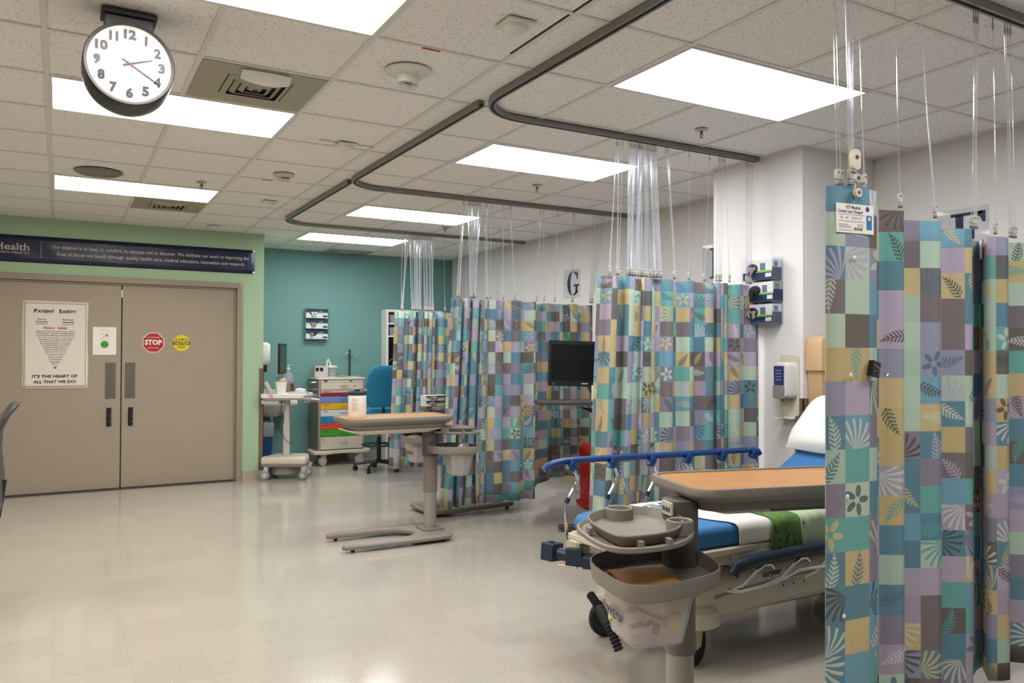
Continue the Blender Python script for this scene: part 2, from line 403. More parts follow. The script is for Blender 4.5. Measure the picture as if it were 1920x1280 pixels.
# ================================================================== SETTING
H = 2.741; GX, GY, T = -.0678, 4.416, .6096
XL, XR, YB, YD, YT = -5.0, 4.87, -3.6, 9.12, 10.27
def struct(name, mb, **k): return mb.build(name, kind='structure', **k)
struct('floor', MB().quad((XL, YB, 0), (XR, YB, 0), (XR, YT, 0), (XL, YT, 0), 'floor_vinyl'), smooth=False)
ceil = MB().bx(XL, XR+.1, YB, YT+.1, H+.006, H+.06, 'ceiling_tile'); struct('ceiling', ceil, smooth=False)
DX0, DX1, DMID = -.585, 1.70, .56; DH = 2.122
w = MB(); w.bx(XL, DX0-.06, YD, YT, 0, H+.004, 'wall_green'); w.bx(DX0-.06, DX1+.06, YD, YD+.3, DH+.06, H+.004, 'wall_green')
w.bx(DX1+.06, 1.99, YD, YT, 0, H+.004, 'wall_green'); w.bx(DX0-.06, DX1+.06, YD+.3, YT, 0, H+.004, 'wall_green')
struct('wall_front', w, smooth=False)
struct('wall_back', MB().bx(1.99, XR+.1, YT, YT+.1, 0, H+.004, 'wall_teal'), smooth=False)
struct('wall_right', MB().bx(XR, XR+.1, YB, YT, 0, H+.004, 'wall_white'), smooth=False)
struct('wall_left', MB().bx(XL-.1, XL, YB, YT, 0, H+.004, 'wall_white'), smooth=False)
struct('wall_rear', MB().bx(XL-.1, XR+.1, YB-.1, YB, 0, H+.004, 'wall_white'), smooth=False)
struct('pillar', MB().bx(4.15, XR-.002, 3.5, 4.3, 0, H+.003, 'wall_white'), smooth=False)
b = MB(); b.bx(DX1+.065, 1.992, YD-.012, YD-.001, 0, .10, 'baseboard'); b.bx(XL, DX0-.065, YD-.012, YD-.001, 0, .1, 'baseboard')
struct('baseboard_front', b, smooth=False)
struct('baseboard_back', MB().bx(1.995, XR-.01, YT-.012, YT-.001, 0, .1, 'baseboard'), smooth=False)
struct('baseboard_right', MB().bx(XR-.012, XR-.001, 4.31, YT-.02, 0, .1, 'baseboard').bx(XR-.012, XR-.001, YB, 3.49, 0, .1, 'baseboard'), smooth=False)
struct('trim_1', MB().bx(1.945, 1.996, YD-.006, YD-.001, .101, 1.235, 'corner_brown').bx(1.991, 1.996, YD-.006, YD+.05, .101, 1.235, 'corner_brown'), smooth=False)
struct('trim_2', MB().bx(4.143, 4.149, 3.494, 3.56, .0, 1.12, 'corner_brown').bx(4.143, 4.22, 3.494, 3.499, 0, 1.12, 'corner_brown'), smooth=False)
# suspended ceiling tees
g = MB(); i0 = math.ceil((XL-GX)/T); i1 = math.floor((XR-GX)/T)
LIGHTS = [(0, -3), (0, 0), (0, 4), (4, -3), (4, 0), (4, 4), (4, 7), (0, -7), (4, -7), (-5, -3), (-5, 1)]
for i in range(i0, i1+1):
    x = GX+i*T; y = YB
    for (a, j) in sorted((q_ for q_ in LIGHTS if q_[0]+1 == i), key=lambda q_: q_[1]): g.bx(x-.012, x+.012, y, GY+j*T, H, H+.0055, 'tbar'); y = GY+(j+1)*T
    g.bx(x-.012, x+.012, y, YT, H, H+.0055, 'tbar')
for j in range(math.ceil((YB-GY)/T), math.floor((YT-GY)/T)+1):
    y = GY+j*T
    for i in range(i0-1, i1+1):
        xa, xb = max(XL, GX+i*T+.0125), min(XR, GX+(i+1)*T-.0125)
        if xb > xa: g.bx(xa, xb, y-.010, y+.010, H+.0005, H+.0055, 'tbar')
g.bx(1.74, 1.752, 2.42, 3.08, H+.0045, H+.0058, 'vent_and_shadow_dark'); g.bx(1.40, 1.76, 4.905, 4.912, H-.0004, H+.0005, 'vent_and_shadow_dark')   # dark strips painted as shadow lines at gaps between tiles
g.bx(XL, 1.99, YD-.022, YD-.001, H-.0005, H+.0055, 'tbar'); g.bx(1.99, XR, YT-.022, YT-.001, H-.0005, H+.0055, 'tbar')
g.bx(XR-.022, XR-.001, 4.3, YT, H-.0005, H+.0055, 'tbar'); g.bx(XR-.022, XR-.001, YB, 3.5, H-.0005, H+.0055, 'tbar')
g.bx(4.128, 4.149, 3.478, 4.3, H-.0005, H+.0055, 'tbar'); g.bx(4.149, XR, 3.478, 3.499, H-.0005, H+.0055, 'tbar')
struct('trim_3', g, smooth=False)

# door_1: double leaf door
D = thing('door_1', None, None); D['kind'] = 'structure'
f = MB()
for xa, xb in ((DX0-.06, DX0), (DX1, DX1+.06)):
    f.bx(xa, xb, YD-.022, YD+.29, 0, DH+.06, 'frame_paint')
f.bx(DX0, DX1, YD-.022, YD+.29, DH, DH+.06, 'frame_paint')
f.bx(DX0, DX1, YD+.008, YD+.03, DH-.018, DH, 'frame_paint'); f.bx(DX0, DX0+.018, YD+.008, YD+.03, 0, DH, 'frame_paint'); f.bx(DX1-.018, DX1, YD+.008, YD+.03, 0, DH, 'frame_paint')
f.build('door_frame', D, bevel=.004)
f = MB().bx(DX0, DX1, YD-.03, YD+.2, .001, .009, 'dark_grey'); f.build('threshold', D)
for k, (xa, xb) in enumerate(((DX0+.004, DMID-.005), (DMID+.005, DX1-.004))):
    leaf = MB().bx(xa, xb, YD+.0301, YD+.075, .012, DH-.004, 'door_paint').build('door_leaf', D, bevel=.003)
    s = -1 if k == 0 else 1
    px_ = (.44, .642)[k]; w_ = .096
    p = MB(); p.box((px_+(.02 if k == 0 else .0), YD+.028, 1.12), (w_, .004, .37), 'steel_brushed')
    for dx in (-.035, .035):
        for dz in (-.17, 0, .17): p.cyl((px_+(.02 if k == 0 else 0)+dx, YD+.026, 1.12+dz), (px_+(.02 if k == 0 else 0)+dx, YD+.024, 1.12+dz), .004, 'chrome', seg=8)
    lab(p.build('push_plate', leaf), 'brushed metal push plate')
    hx = (.449, .650)[k]
    h = MB(); h.box((hx, YD+.026, .745), (.045, .01, .19), 'black_plastic')
    h.tube([(hx-.012, YD+.02, .67), (hx-.012, YD-.012, .69), (hx-.012, YD-.012, .80), (hx-.012, YD+.02, .82)], .006, 'black_plastic', 8)
    for dz in (-.05, 0, .02): h.cyl((hx+.008, YD+.021, .745+dz), (hx+.008, YD+.018, .745+dz), .004, 'chrome', seg=8)
    lab(h.build('door_pull', leaf), 'black recessed door pull')
MB().bx(DMID-.006, DMID+.006, YD+.02, YD+.03, 1.98, 2.06, 'white_plastic').build('seal_strip', D)

# ================================================================== CEILING LIGHTS
def em(name, s, col):
    m = mat(name, 'ffffff', .5, emit=s, ecol=col); return m
em('lens_warm', PANEL_WARM, (1, .935, .85)); em('lens_cool', PANEL_COOL, (.94, .97, 1.0)); em('lens_mid', PANEL_WARM, (1, .95, .89))
def light(i, j, m, label, group='recessed ceiling lights'):
    x0, y0 = GX+i*T, GY+j*T
    t = thing('ceiling_light', label, 'ceiling light', (x0+T, y0+T/2, H), 0, group)
    fr = MB(); a, c = T-.012, T/2-.012
    for (xa, xb, ya, yb) in ((-a, a, -c, -c+.012), (-a, a, c-.012, c), (-a, -a+.012, -c+.012, c-.012), (a-.012, a, -c+.012, c-.012)):
        fr.bx(xa, xb, ya, yb, -.004, .004, 'white_plastic')
    fr.build('frame', t, smooth=False)
    MB().quad((-a+.012, -c+.012, .001), (a-.012, -c+.012, .001), (a-.012, c-.012, .001), (-a+.012, c-.012, .001), m).build('diffuser', t, smooth=False)
    return t
light(0, -3, 'lens_mid', 'rectangular ceiling light at the top edge, closest of the left row')
light(0, 0, 'lens_warm', 'rectangular ceiling light directly behind the round clock')
light(0, 4, 'lens_warm', 'rectangular ceiling light above the navy banner, farthest of the left row')
light(4, -3, 'lens_cool', 'largest rectangular ceiling light over the bed with the blue mattress')
light(4, 0, 'lens_cool', 'rectangular ceiling light between the two nearest curtain tracks, second over the beds')
light(4, 4, 'lens_cool', 'rectangular ceiling light above the middle curtain bay, third over the beds')
light(4, 7, 'lens_cool', 'rectangular ceiling light near the teal wall, farthest over the beds')
for (i, j, m) in ((0, -7, 'lens_mid'), (4, -7, 'lens_cool'), (-5, -3, 'lens_warm'), (-5, 1, 'lens_warm')):  # extra panels added out of view to light the near part of the room
    light(i, j, m, 'added unseen rectangular ceiling light, above or behind the viewer', 'added ceiling lights behind the viewer')

# ================================================================== CEILING FITTINGS
def clock():
    t = thing('wall_clock', 'round black double-sided clock hanging from the ceiling, hands near twenty past two', 'clock', (.226, 3.48, 2.52))
    r = .1625; n = 64
    hs = MB(); hs.lathe([(.001, -.0795), (r-.0145, -.0795), (r-.014, -.088), (r-.004, -.092), (r, -.084), (r+.002, -.03), (r+.002, .03), (r, .084), (r-.004, .092), (r-.014, .088), (r-.02, .084), (.001, .083)], 'clock_black', axis='y', seg=n)
    hs.build('housing', t)
    fc = MB().lathe([(.0005, -.0835), (r-.013, -.0835), (r-.013, -.080), (.0005, -.080)], 'clock_face', axis='y', seg=n).build('dial', t)
    nm = MB(); Y = -.0842
    for h in range(1, 13):
        a = R(90-30*h); rr = r*.70; s = str(h)
        nm.text(s, (math.cos(a)*rr, Y, math.sin(a)*rr-.016), (1, 0, 0), (0, 0, 1), 'ink', height=.034, width=(.045 if s in ('10', '12') else .032 if s == '11' else .010 if s == '1' else .026), align='CENTER', bold=.06)
    for k in range(60):
        a = R(6*k); r0, r1 = r*.86, r*(.895 if k % 5 == 0 else .872); w_ = .0011 if k % 5 == 0 else .0006
        ca, sa = math.cos(a), math.sin(a)
        nm.quad((ca*r0-sa*w_, Y, sa*r0+ca*w_), (ca*r1-sa*w_, Y, sa*r1+ca*w_), (ca*r1+sa*w_, Y, sa*r1-ca*w_), (ca*r0+sa*w_, Y, sa*r0-ca*w_), 'ink')
    nm.build('numerals', t, smooth=False)
    def hand(name, deg, L, tail, w_, m, y):
        a = R(90-deg); d = Vector((math.cos(a), 0, math.sin(a))); p = Vector((-d.z, 0, d.x)); c = Vector((0, y, 0))
        MB().loft([[c-d*tail-p*w_, c-d*tail+p*w_, c+d*L+p*w_*.5, c+d*L-p*w_*.5], [q+Vector((0, -.001, 0)) for q in (c-d*tail-p*w_, c-d*tail+p*w_, c+d*L+p*w_*.5, c+d*L-p*w_*.5)]], m).build(name, t, smooth=False)
    hand('hour_hand', 71, .085, .025, .0045, 'ink', -.0850); hand('minute_hand', 122, .128, .03, .003, 'ink', -.0865)
    hand('second_hand', 163, .035, .01, .0016, 'ink_red', -.088)
    MB().lathe([(.0005, -.0895), (r-.016, -.0905), (r-.016, -.0890), (.0005, -.0885)], 'clock_glass', axis='y', seg=n).build('glass', t)
    b = MB(); z1 = H-2.52-.0006
    b.bx(-.10, .10, -.06, .06, z1-.022, z1, 'clock_black'); b.bx(-.088, .088, -.045, .045, .13, z1-.022, 'clock_black')
    b.build('ceiling_bracket', t, bevel=.004)
clock()
def vent(i, j, label, deflect=False, half=T/2):
    t = thing('air_vent', label, 'ceiling vent', (GX+(i+.5)*T, GY+(j+.5)*T, H))
    p = MB(); a = T/2-.013; c = .155
    for (xa, xb, ya, yb) in ((-a, a, -a, -c), (-a, a, c, a), (-a, -c, -c, c), (c, a, -c, c)): p.bx(xa, xb, ya, yb, -.003, .003, 'vent_metal')
    p.build('face_plate', t, bevel=.002)
    MB().bx(-c, c, -c, c, .0025, .0055, 'vent_and_shadow_dark').build('duct', t, smooth=False)
    for k, r in enumerate((.150, .112, .074, .036)):
        s = MB(); q = r-.022
        ro = [(-r, -r, -.002), (r, -r, -.002), (r, r, -.002), (-r, r, -.002)]; ri = [(-q, -q, -.016), (q, -q, -.016), (q, q, -.016), (-q, q, -.016)]
        ro2 = [(x, y, z+.002) for x, y, z in ro]; ri2 = [(x*.97, y*.97, z+.003) for x, y, z in ri]
        s.loft([ro2, ro, ri, ri2], 'vent_metal', cap0=False, cap1=False); s.build('louvre', t, smooth=False)
    if deflect:
        d = MB(); n = 14
        def fn(u, v, off=0):
            a_ = (u-.5)*1.0; x = math.sin(a_)*.24; y = -.275-.03*math.cos(a_*1.6)+v*.05+off
            return Vector((x, y+.02-.09*v*0, -.012-.048*v*(1-.45*(2*u-1)**2)))
        rings = []
        for k in range(n+1):
            u = k/n; a0, a1 = fn(u, 0), fn(u, 1)
            rings.append([a0, a1, a1+Vector((0, .004, 0)), a0+Vector((0, .004, 0))])
        d.loft(rings, 'white_plastic'); d.build('air_deflector', t); lab(t.children[-1], 'curved white plastic air deflector')
vent(1, -1, 'square ceiling vent with curved white air deflector, beside the round clock', True)
vent(1, 5, 'square ceiling vent beyond the farthest left light, above the banner')
vent(5, 9, 'small ceiling vent beyond the farthest light over the beds')
def disc(x, y, prof, m, name, label, cat, extra=None, group=None):
    t = thing(name, label, cat, (x, y, H), 0, group); MB().lathe(prof, m, seg=36).build('body', t)
    if extra: extra(t)
    return t
def spk(t):
    s = MB()
    for k in range(1, 6): s.lathe([(.028*k+.004, -.011), (.028*k+.006, -.0135), (.028*k+.009, -.011)], 'mid_grey', seg=40, caps=False)
    s.build('grille', t)
disc(.239, 6.60, [(.001, 0), (.155, 0), (.165, -.004), (.15, -.010), (.001, -.012)], 'speaker_metal', 'ceiling_speaker', 'round metal ceiling speaker grille in front of the far left light', 'speaker', spk)
def smk(t):
    MB().lathe([(.045, -.028), (.047, -.036), (.040, -.045), (.001, -.047)], 'cream_plastic', seg=30).build('sensor_cap', t)
    MB().bx(-.03, .03, -.0485, -.0455, -.040, -.034, 'dark_grey').build('sensor_slot', t)
disc(1.446, 5.99, [(.001, 0), (.075, 0), (.078, -.012), (.062, -.024), (.048, -.03), (.001, -.03)], 'cream_plastic', 'smoke_detector', 'small round cream smoke detector beside the middle curtain track', 'smoke detector', smk)
def strobe(t):
    s = MB(); s.lathe([(.055, -.018), (.056, -.045), (.052, -.06), (.001, -.06)], 'white_plastic', seg=32, sx=1, sy=.75); s.build('sounder', t)
    l = MB(); l.bx(-.042, .042, -.03, .03, -.082, -.0605, 'acrylic'); l.bx(-.02, .02, -.01, .01, -.075, -.062, 'chrome'); l.build('strobe_lens', t, bevel=.006)
    x = MB(); x.text('FIRE', (-.015, -.055, -.0205), (1, .1, 0), (0, .2, .1), 'pinkish', height=.018); x.build('lettering', t, smooth=False)
disc(1.425, 3.50, [(.001, 0), (.11, 0), (.112, -.006), (.095, -.016), (.06, -.022), (.001, -.022)], 'white_plastic', 'fire_alarm', 'round white fire strobe alarm on the ceiling left of the nearest curtain track', 'fire alarm', strobe)
def sensor(x, y, s, label):
    t = thing('occupancy_sensor', label, 'ceiling sensor', (x, y, H), 0, 'square ceiling sensors')
    m = MB(); m.prism(rrect(0, 0, s, s, .008), -.012, -.0001, 'white_plastic'); m.build('base', t, bevel=.003)
    MB().lathe([(s*.40, -.0121), (s*.36, -.026), (s*.22, -.036), (.001, -.038)], 'white_plastic', seg=28).build('dome', t)
sensor(1.60, 2.78, .13, 'square white ceiling sensor nearest the viewer, above the red mark')
sensor(1.582, 4.93, .12, 'square white ceiling sensor between fire strobe and smoke detector')
sensor(1.597, 7.13, .12, 'square white ceiling sensor beyond the smoke detector')
sensor(1.40, 8.80, .12, 'square white ceiling sensor farthest away, just before the green wall')
def sprinkler(x, y, label):
    t = thing('fire_sprinkler', label, 'sprinkler', (x, y, H), 0, 'ceiling fire sprinklers')
    MB().lathe([(.001, 0), (.038, 0), (.036, -.006), (.012, -.008), (.001, -.008)], 'cream_metal', seg=24).build('escutcheon', t)
    s = MB(); s.cyl((0, 0, -.008), (0, 0, -.03), .007, 'bottle_brown', seg=10); s.tube([(-.008, 0, -.02), (-.011, 0, -.035), (0, 0, -.048)], .0025, 'steel_brushed', 6); s.tube([(.008, 0, -.02), (.011, 0, -.035), (0, 0, -.048)], .0025, 'steel_brushed', 6)
    s.lathe([(.001, -.048), (.014, -.049), (.001, -.051)], 'steel_brushed', seg=14); s.build('nozzle', t)
sprinkler(3.314, 3.534, 'ceiling sprinkler nearest the viewer, over the bed bay')
sprinkler(3.288, 5.367, 'ceiling sprinkler in the middle curtain bay, behind the second light')
sprinkler(3.546, 7.65, 'ceiling sprinkler in the far bay, behind the third light')
sprinkler(.956, 6.6, 'ceiling sprinkler beside the round speaker grille, left part of the room')
tag(MB().bx(1.37, 1.455, 3.195, 3.207, H-.002, H-.0001, 'ink_red').build('red_marker', smooth=False), 'small red strip stuck to the ceiling grid before the fire strobe', 'marker strip')
tag(MB().bx(1.34, 1.42, 6.25, 6.262, H-.002, H-.0001, 'ink_red').build('red_marker', smooth=False), 'tiny red strip stuck to the ceiling beyond the smoke detector', 'marker strip')

# ================================================================== CURTAIN TRACKS
def track_path(ystart, ycorner, xend, x0=1.945, r=.30):
    pts = [(x0, ystart), (x0, ycorner-r)]
    for k in range(1, 9): a = R(180-90*k/8); pts.append((x0+r+r*math.cos(a), ycorner-r+r*math.sin(a)))
    pts.append((xend, ycorner)); return pts
def track(pts, label):
    t = thing('curtain_track', label, 'curtain track', (0, 0, 0), 0, 'ceiling curtain tracks')
    def sweep(mb, prof, m):
        rings = []
        for i, (x, y) in enumerate(pts):
            a = Vector(pts[max(0, i-1)]); c = Vector(pts[min(len(pts)-1, i+1)]); d = (c-a).normalized(); n = Vector((-d.y, d.x))
            rings.append([Vector((x+n.x*p, y+n.y*p, H-.0006+z)) for p, z in prof])
        mb.loft(rings, m)
    a = MB(); sweep(a, [(-.019, 0), (.019, 0), (.019, -.03), (.009, -.03), (.009, -.014), (-.009, -.014), (-.009, -.03), (-.019, -.03)], 'track_metal'); a.build('rail', t, angle=50)
    c = MB(); sweep(c, [(-.0085, -.0145), (.0085, -.0145), (.0085, -.024), (-.0085, -.024)], 'track_slot'); c.build('slot', t, angle=50)
    return t
track(track_path(-2.5, 1.72, XR-.03), 'ceiling curtain track nearest the viewer, at the top right edge')
track(track_path(1.80, 3.85, 4.12), 'ceiling curtain track curving to the white pillar, above the bed')
track(track_path(3.72, 6.05, XR-.03, 1.93), 'ceiling curtain track curving past the second bay light')
track(track_path(5.92, 8.10, XR-.08, 1.93), 'ceiling curtain track farthest away, nearest the teal wall')

# ================================================================== CURTAINS
CT = 1.875
def curtain(label, path, zb, hem=None, top_sink=None, straps=(), nrows=14, shift=None, u0=0.0, zt=CT):
    """path: list of (x, y) of the folded cloth seen from above"""
    t = thing('cubicle_curtain', label, 'curtain', (0, 0, 0), 0, 'patterned cubicle curtains')
    me = bpy.data.meshes.new('fabric'); U = [u0]
    for i in range(1, len(path)): U.append(U[-1]+math.dist(path[i-1], path[i]))
    n = len(path); V = []; UV = []
    L = U[-1]-u0
    for j in range(nrows+1):
        k = j/nrows; z = zt+(zb-zt)*k
        for i, (x, y) in enumerate(path):
            s = (U[i]-u0)/L
            dx, dy, dz = shift(s, k) if shift else (0, 0, 0)
            sag = -.010*(1-k)**6*abs(math.sin(s*L*9)) if j == 0 else 0
            w_ = .006*k*math.sin(9*k+U[i]*11); V.append((x+dx+w_, y+dy+w_*.6, z+dz+sag)); UV.append((U[i], z))
    Fc = [(j*n+i, j*n+i+1, (j+1)*n+i+1, (j+1)*n+i) for j in range(nrows) for i in range(n-1)]
    me.from_pydata(V, [], Fc); me.materials.append(MATS['curtain_print'])
    uvl = me.uv_layers.new(name='UVMap')
    for lp in me.loops: uvl.data[lp.index].uv = UV[lp.vertex_index]
    me.shade_smooth(); o = bpy.data.objects.new('fabric', me); COL.objects.link(o); o.parent = t
    so = o.modifiers.new('solidify', 'SOLIDIFY'); so.thickness = .0012; so.offset = 0
    for (xa, ya, xb, yb) in straps:
        strap(t, xa, ya, xb, yb)
    return t, o
_cnt = [0]
_clipme = {}
def strap(t, xa, ya, xb, yb, zt=None, zbot=None, carrier=True, big=False):
    """clear plastic strip from a track carrier down to a snap clip on the curtain's top edge"""
    za = H-.03; zb = zbot or CT+.045; rnd = random.random
    m = MB(); n = 10; ang = rnd()*.8-.4; rings = []
    bow = (rnd()-.5)*.02
    for k in range(n+1):
        s = k/n; z = za-.05+(zb-za+.05)*s; x = xa+(xb-xa)*s+bow*math.sin(math.pi*s); y = ya+(yb-ya)*s+bow*math.sin(math.pi*s)
        a = ang+.5*math.sin(s*3+rnd()*.1); c, sn = math.cos(a)*.0062, math.sin(a)*.0062; e = Vector((-sn, c, 0)).normalized()*.0009
        p = Vector((x, y, z)); d = Vector((c, sn, 0)); rings.append([p-d, p-d*.5-e*1.2, p+d*.5-e*1.2, p+d, p+d*.5+e, p-d*.5+e])
    m.loft(rings, 'clear_strap'); m.build('strap', t)
    h = MB(); h.tube([(xa, ya, za+.012), (xa, ya, za-.018)], .0016, 'steel_brushed', 5); h.tube([(xa-.004, ya, za-.02), (xa-.005, ya, za-.036), (xa, ya, za-.046), (xa+.005, ya, za-.036), (xa+.004, ya, za-.02), (xa, ya, za-.016)], .0014, 'steel_brushed', 5)
    h.build('carrier_hook', t)
    key = 'c'
    if key not in _clipme:
        c = MB(); c.prism(rrect(0, 0, .017, .034, .006, 3), -.006, .006, 'light_grey', ax='y'); c.cyl((0, -.0065, .006), (0, -.007, .006), .0035, 'dark_grey', seg=8)
        c.prism(rrect(0, -.028, .012, .02, .004, 3), -.004, .004, 'light_grey', ax='y'); c.bx(-.007, .007, -.005, .005, -.036, -.031, 'dark_grey'); c.bx(-.007, .007, -.005, .005, -.028, -.024, 'mid_grey')
        oo = c.build('snap_clip', t); _clipme[key] = oo.data
    else:
        oo = bpy.data.objects.new('snap_clip', _clipme[key]); COL.objects.link(oo); oo.parent = t
    oo.scale = (.85, .85, .9); oo.location = (xb, yb, zb-.008); oo.rotation_euler = (0, 0, rnd()*.6-.3)
def folds(segs, dens=9):
    """segs: (x0, x1, y0, y1, pleats, amplitude) -> points of the folded path"""
    out = []
    for (x0, x1, y0, y1, np_, am) in segs:
        N = max(4, int(np_*dens))
        for k in range(N+(1 if (x0, x1) == segs[-1][:2] else 0)):
            s = k/N; a = 2*math.pi*np_*s
            out.append((x0+(x1-x0)*s+.35*am*math.sin(2*a), y0+(y1-y0)*s+am*math.cos(a)*(1 if am < .03 else (.8+.2*math.sin(a*.37+x0*9)))))
    return out
def sx(lst, Y, ZT=H-.05, top=True):
    pass
def XatTop(x, Y): return atY(x, 300, Y).x
def st(pairs, Y, Yb=None):
    """pairs of picture columns (top, bottom) turned into strap ends hanging under the track at Y"""
    r = []
    for a, c in pairs:
        xa = pxX(a, Y); yb = (Yb if Yb is not None else Y)+random.uniform(-.02, .02); r.append((xa, Y, pxX(c, yb), yb))
    return r
def cl(a0, a1, b0, b1, n): return [(a0+(a1-a0)*k/(n-1), b0+(b1-b0)*k/(n-1)) for k in range(n)]

# --- curtain over the bed, hanging from the pillar track (middle right of the picture)
Y3 = 3.85
def X3(x): return pxX(x, Y3)
seg = [(X3(1124), X3(1212), Y3-.02, Y3+.0, 2.5, .05), (X3(1212), X3(1236), Y3+.06, Y3+.12, 6, .085), (X3(1234), X3(1345), Y3+.0, Y3, 3.0, .028),
       (X3(1345), X3(1366), Y3+.02, Y3+.04, 3, .04), (X3(1366), X3(1419), Y3, Y3+.02, 1.6, .03)]
stp = st([(1156, 1143), (1160, 1157), (1167, 1160)], Y3)+st(cl(1180, 1205, 1177, 1194, 9), Y3)+st(cl(1198, 1212, 1198, 1214, 5), Y3)+st(cl(1212, 1230, 1219, 1240, 10), Y3)+st([(1249, 1264), (1253, 1266), (1293, 1292), (1331, 1321), (1349, 1343), (1353, 1348), (1357, 1352), (1360, 1368), (1401, 1400), (1405, 1404), (1411, 1408)], Y3)
curtain('patterned curtain in the middle, behind the blue bed rail, ending at the white pillar', folds(seg), .14, straps=stp,
        shift=lambda s, k: (-.10*k*(1-s)**1.5, -.03*k*(1-s), .0), u0=1.3)
# --- curtain beside the second overbed table
Y2 = 6.05
def X2(x, Y=Y2): return pxX(x, Y)
seg = [(X2(846), X2(905), Y2-.05, Y2, 3.5, .055), (X2(905), X2(918), Y2+.05, Y2+.08, 4, .08), (X2(917), X2(1006), Y2-.01, Y2, 2.6, .03), (X2(1006), X2(1010), Y2, Y2+.15, .5, .02),
       (X2(1010, Y2+.12), X2(1116, Y2+.12), Y2+.15, Y2+.14, 4.0, .035)]
stp = st([(867, 857), (870, 861)], Y2)+st(cl(877, 901, 882, 891, 11), Y2)+st([(910, 912), (912, 914), (921, 919), (943, 943), (957, 965), (1013, 1006), (1019, 1020), (1045, 1040), (1074, 1072), (1077, 1074)], Y2)+st(cl(1112, 1134, 1106, 1111, 6), Y2)
p2 = folds(seg); c2 = [0.0]
for i in range(1, len(p2)): c2.append(c2[-1]+math.dist(p2[i-1], p2[i]))
TH = c2[next(i for i, p in enumerate(p2) if p[0] > X2(1008))]/c2[-1]
curtain('patterned curtain behind the overbed table with the wipes canister, below the letter G', p2, .12, straps=stp,
        shift=lambda s, k: ((-.10*(1-s)**2*k, 0, 0) if s < TH else (.42*k*k*min(1, (s-TH)/.08), .62*k*k*min(1, (s-TH)/.08), .03*k)), u0=4.7)
# --- far curtain near the teal wall
Y4 = 8.10
def X4(x): return pxX(x, Y4)
seg = [(X4(742), X4(786), Y4, Y4, 2.2, .05), (X4(786), X4(816), Y4+.02, Y4+.06, 9, .07), (X4(816), X4(850), Y4, Y4, 1.5, .04), (X4(850), X4(985), Y4, Y4+.05, 5, .05)]
stp = st(cl(754, 765, 752, 755, 3), Y4)+st(cl(768, 791, 772, 789, 12), Y4)+st(cl(793, 808, 795, 812, 9), Y4)+st([(812, 811), (832, 834), (872, 875), (903, 905), (930, 932), (938, 934)], Y4)
curtain('patterned curtain farthest away, in front of the supply cabinet and teal chair', folds(seg), .16, straps=stp,
        shift=lambda s, k: (-.06*k*(1-s), 0, 0), u0=8.9)
# --- nearest curtain at the right edge, flat accordion panels
def PP(x, Y): return (pxX(x, Y), Y)
c1 = [PP(1562, 1.62), PP(1553, 1.60), PP(1549, 1.53)]
panels = [(1550, 1.475, 1645, 1.455), (1647, 1.64, 1696, 1.60), (1698, 1.72, 1765, 1.66), (1768, 1.76, 1824, 1.70), (1829, 1.88, 1851, 1.92), (1852, 1.80, 1892, 1.76), (1894, 1.86, 1925, 1.82), (1930, 1.90, 1985, 1.84), (1990, 1.92, 2040, 1.86), (2050, 1.92, 2120, 1.86), (2130, 1.92, 2210, 1.86), (2220, 1.92, 2330, 1.86)]
for (xa, ya, xb, yb) in panels:
    for k in range(5):
        s = k/4; c1.append((pxX(xa+(xb-xa)*s, ya+(yb-ya)*s), ya+(yb-ya)*s-.006*math.sin(math.pi*s)))
    c1.append(((c1[-1][0]+.004), c1[-1][1]+.05))
stp = []
def s1(top, bot, Y, yb): stp.append((pxX(top, Y), Y, pxX(bot, yb), yb))
for a, c in ((1562, 1571), (1565, 1578)): s1(a, c, 1.50, 1.50)
for a, c in ((1586, 1595), (1591, 1597), (1597, 1600), (1603, 1602)): s1(a, c, 1.48, 1.48)
s1(1609, 1622, 1.50, 1.50); s1(1683, 1689, 1.66, 1.62); s1(1728, 1755, 1.72, 1.68)
for a, c in ((1830, 1823), (1834, 1828), (1838, 1832)): s1(a, c, 1.74, 1.74)
s1(1866, 1868, 1.74, 1.78); 
for a, c in ((1889, 1896), (1894, 1900), (1899, 1905)): s1(a, c, 1.74, 1.80)
t1, fab = curtain('large patterned curtain nearest the viewer, filling the right edge, with a paper date label', c1, .12, straps=stp, nrows=22,
        shift=lambda s, k: (-.012*k, 0, 0), u0=.055)
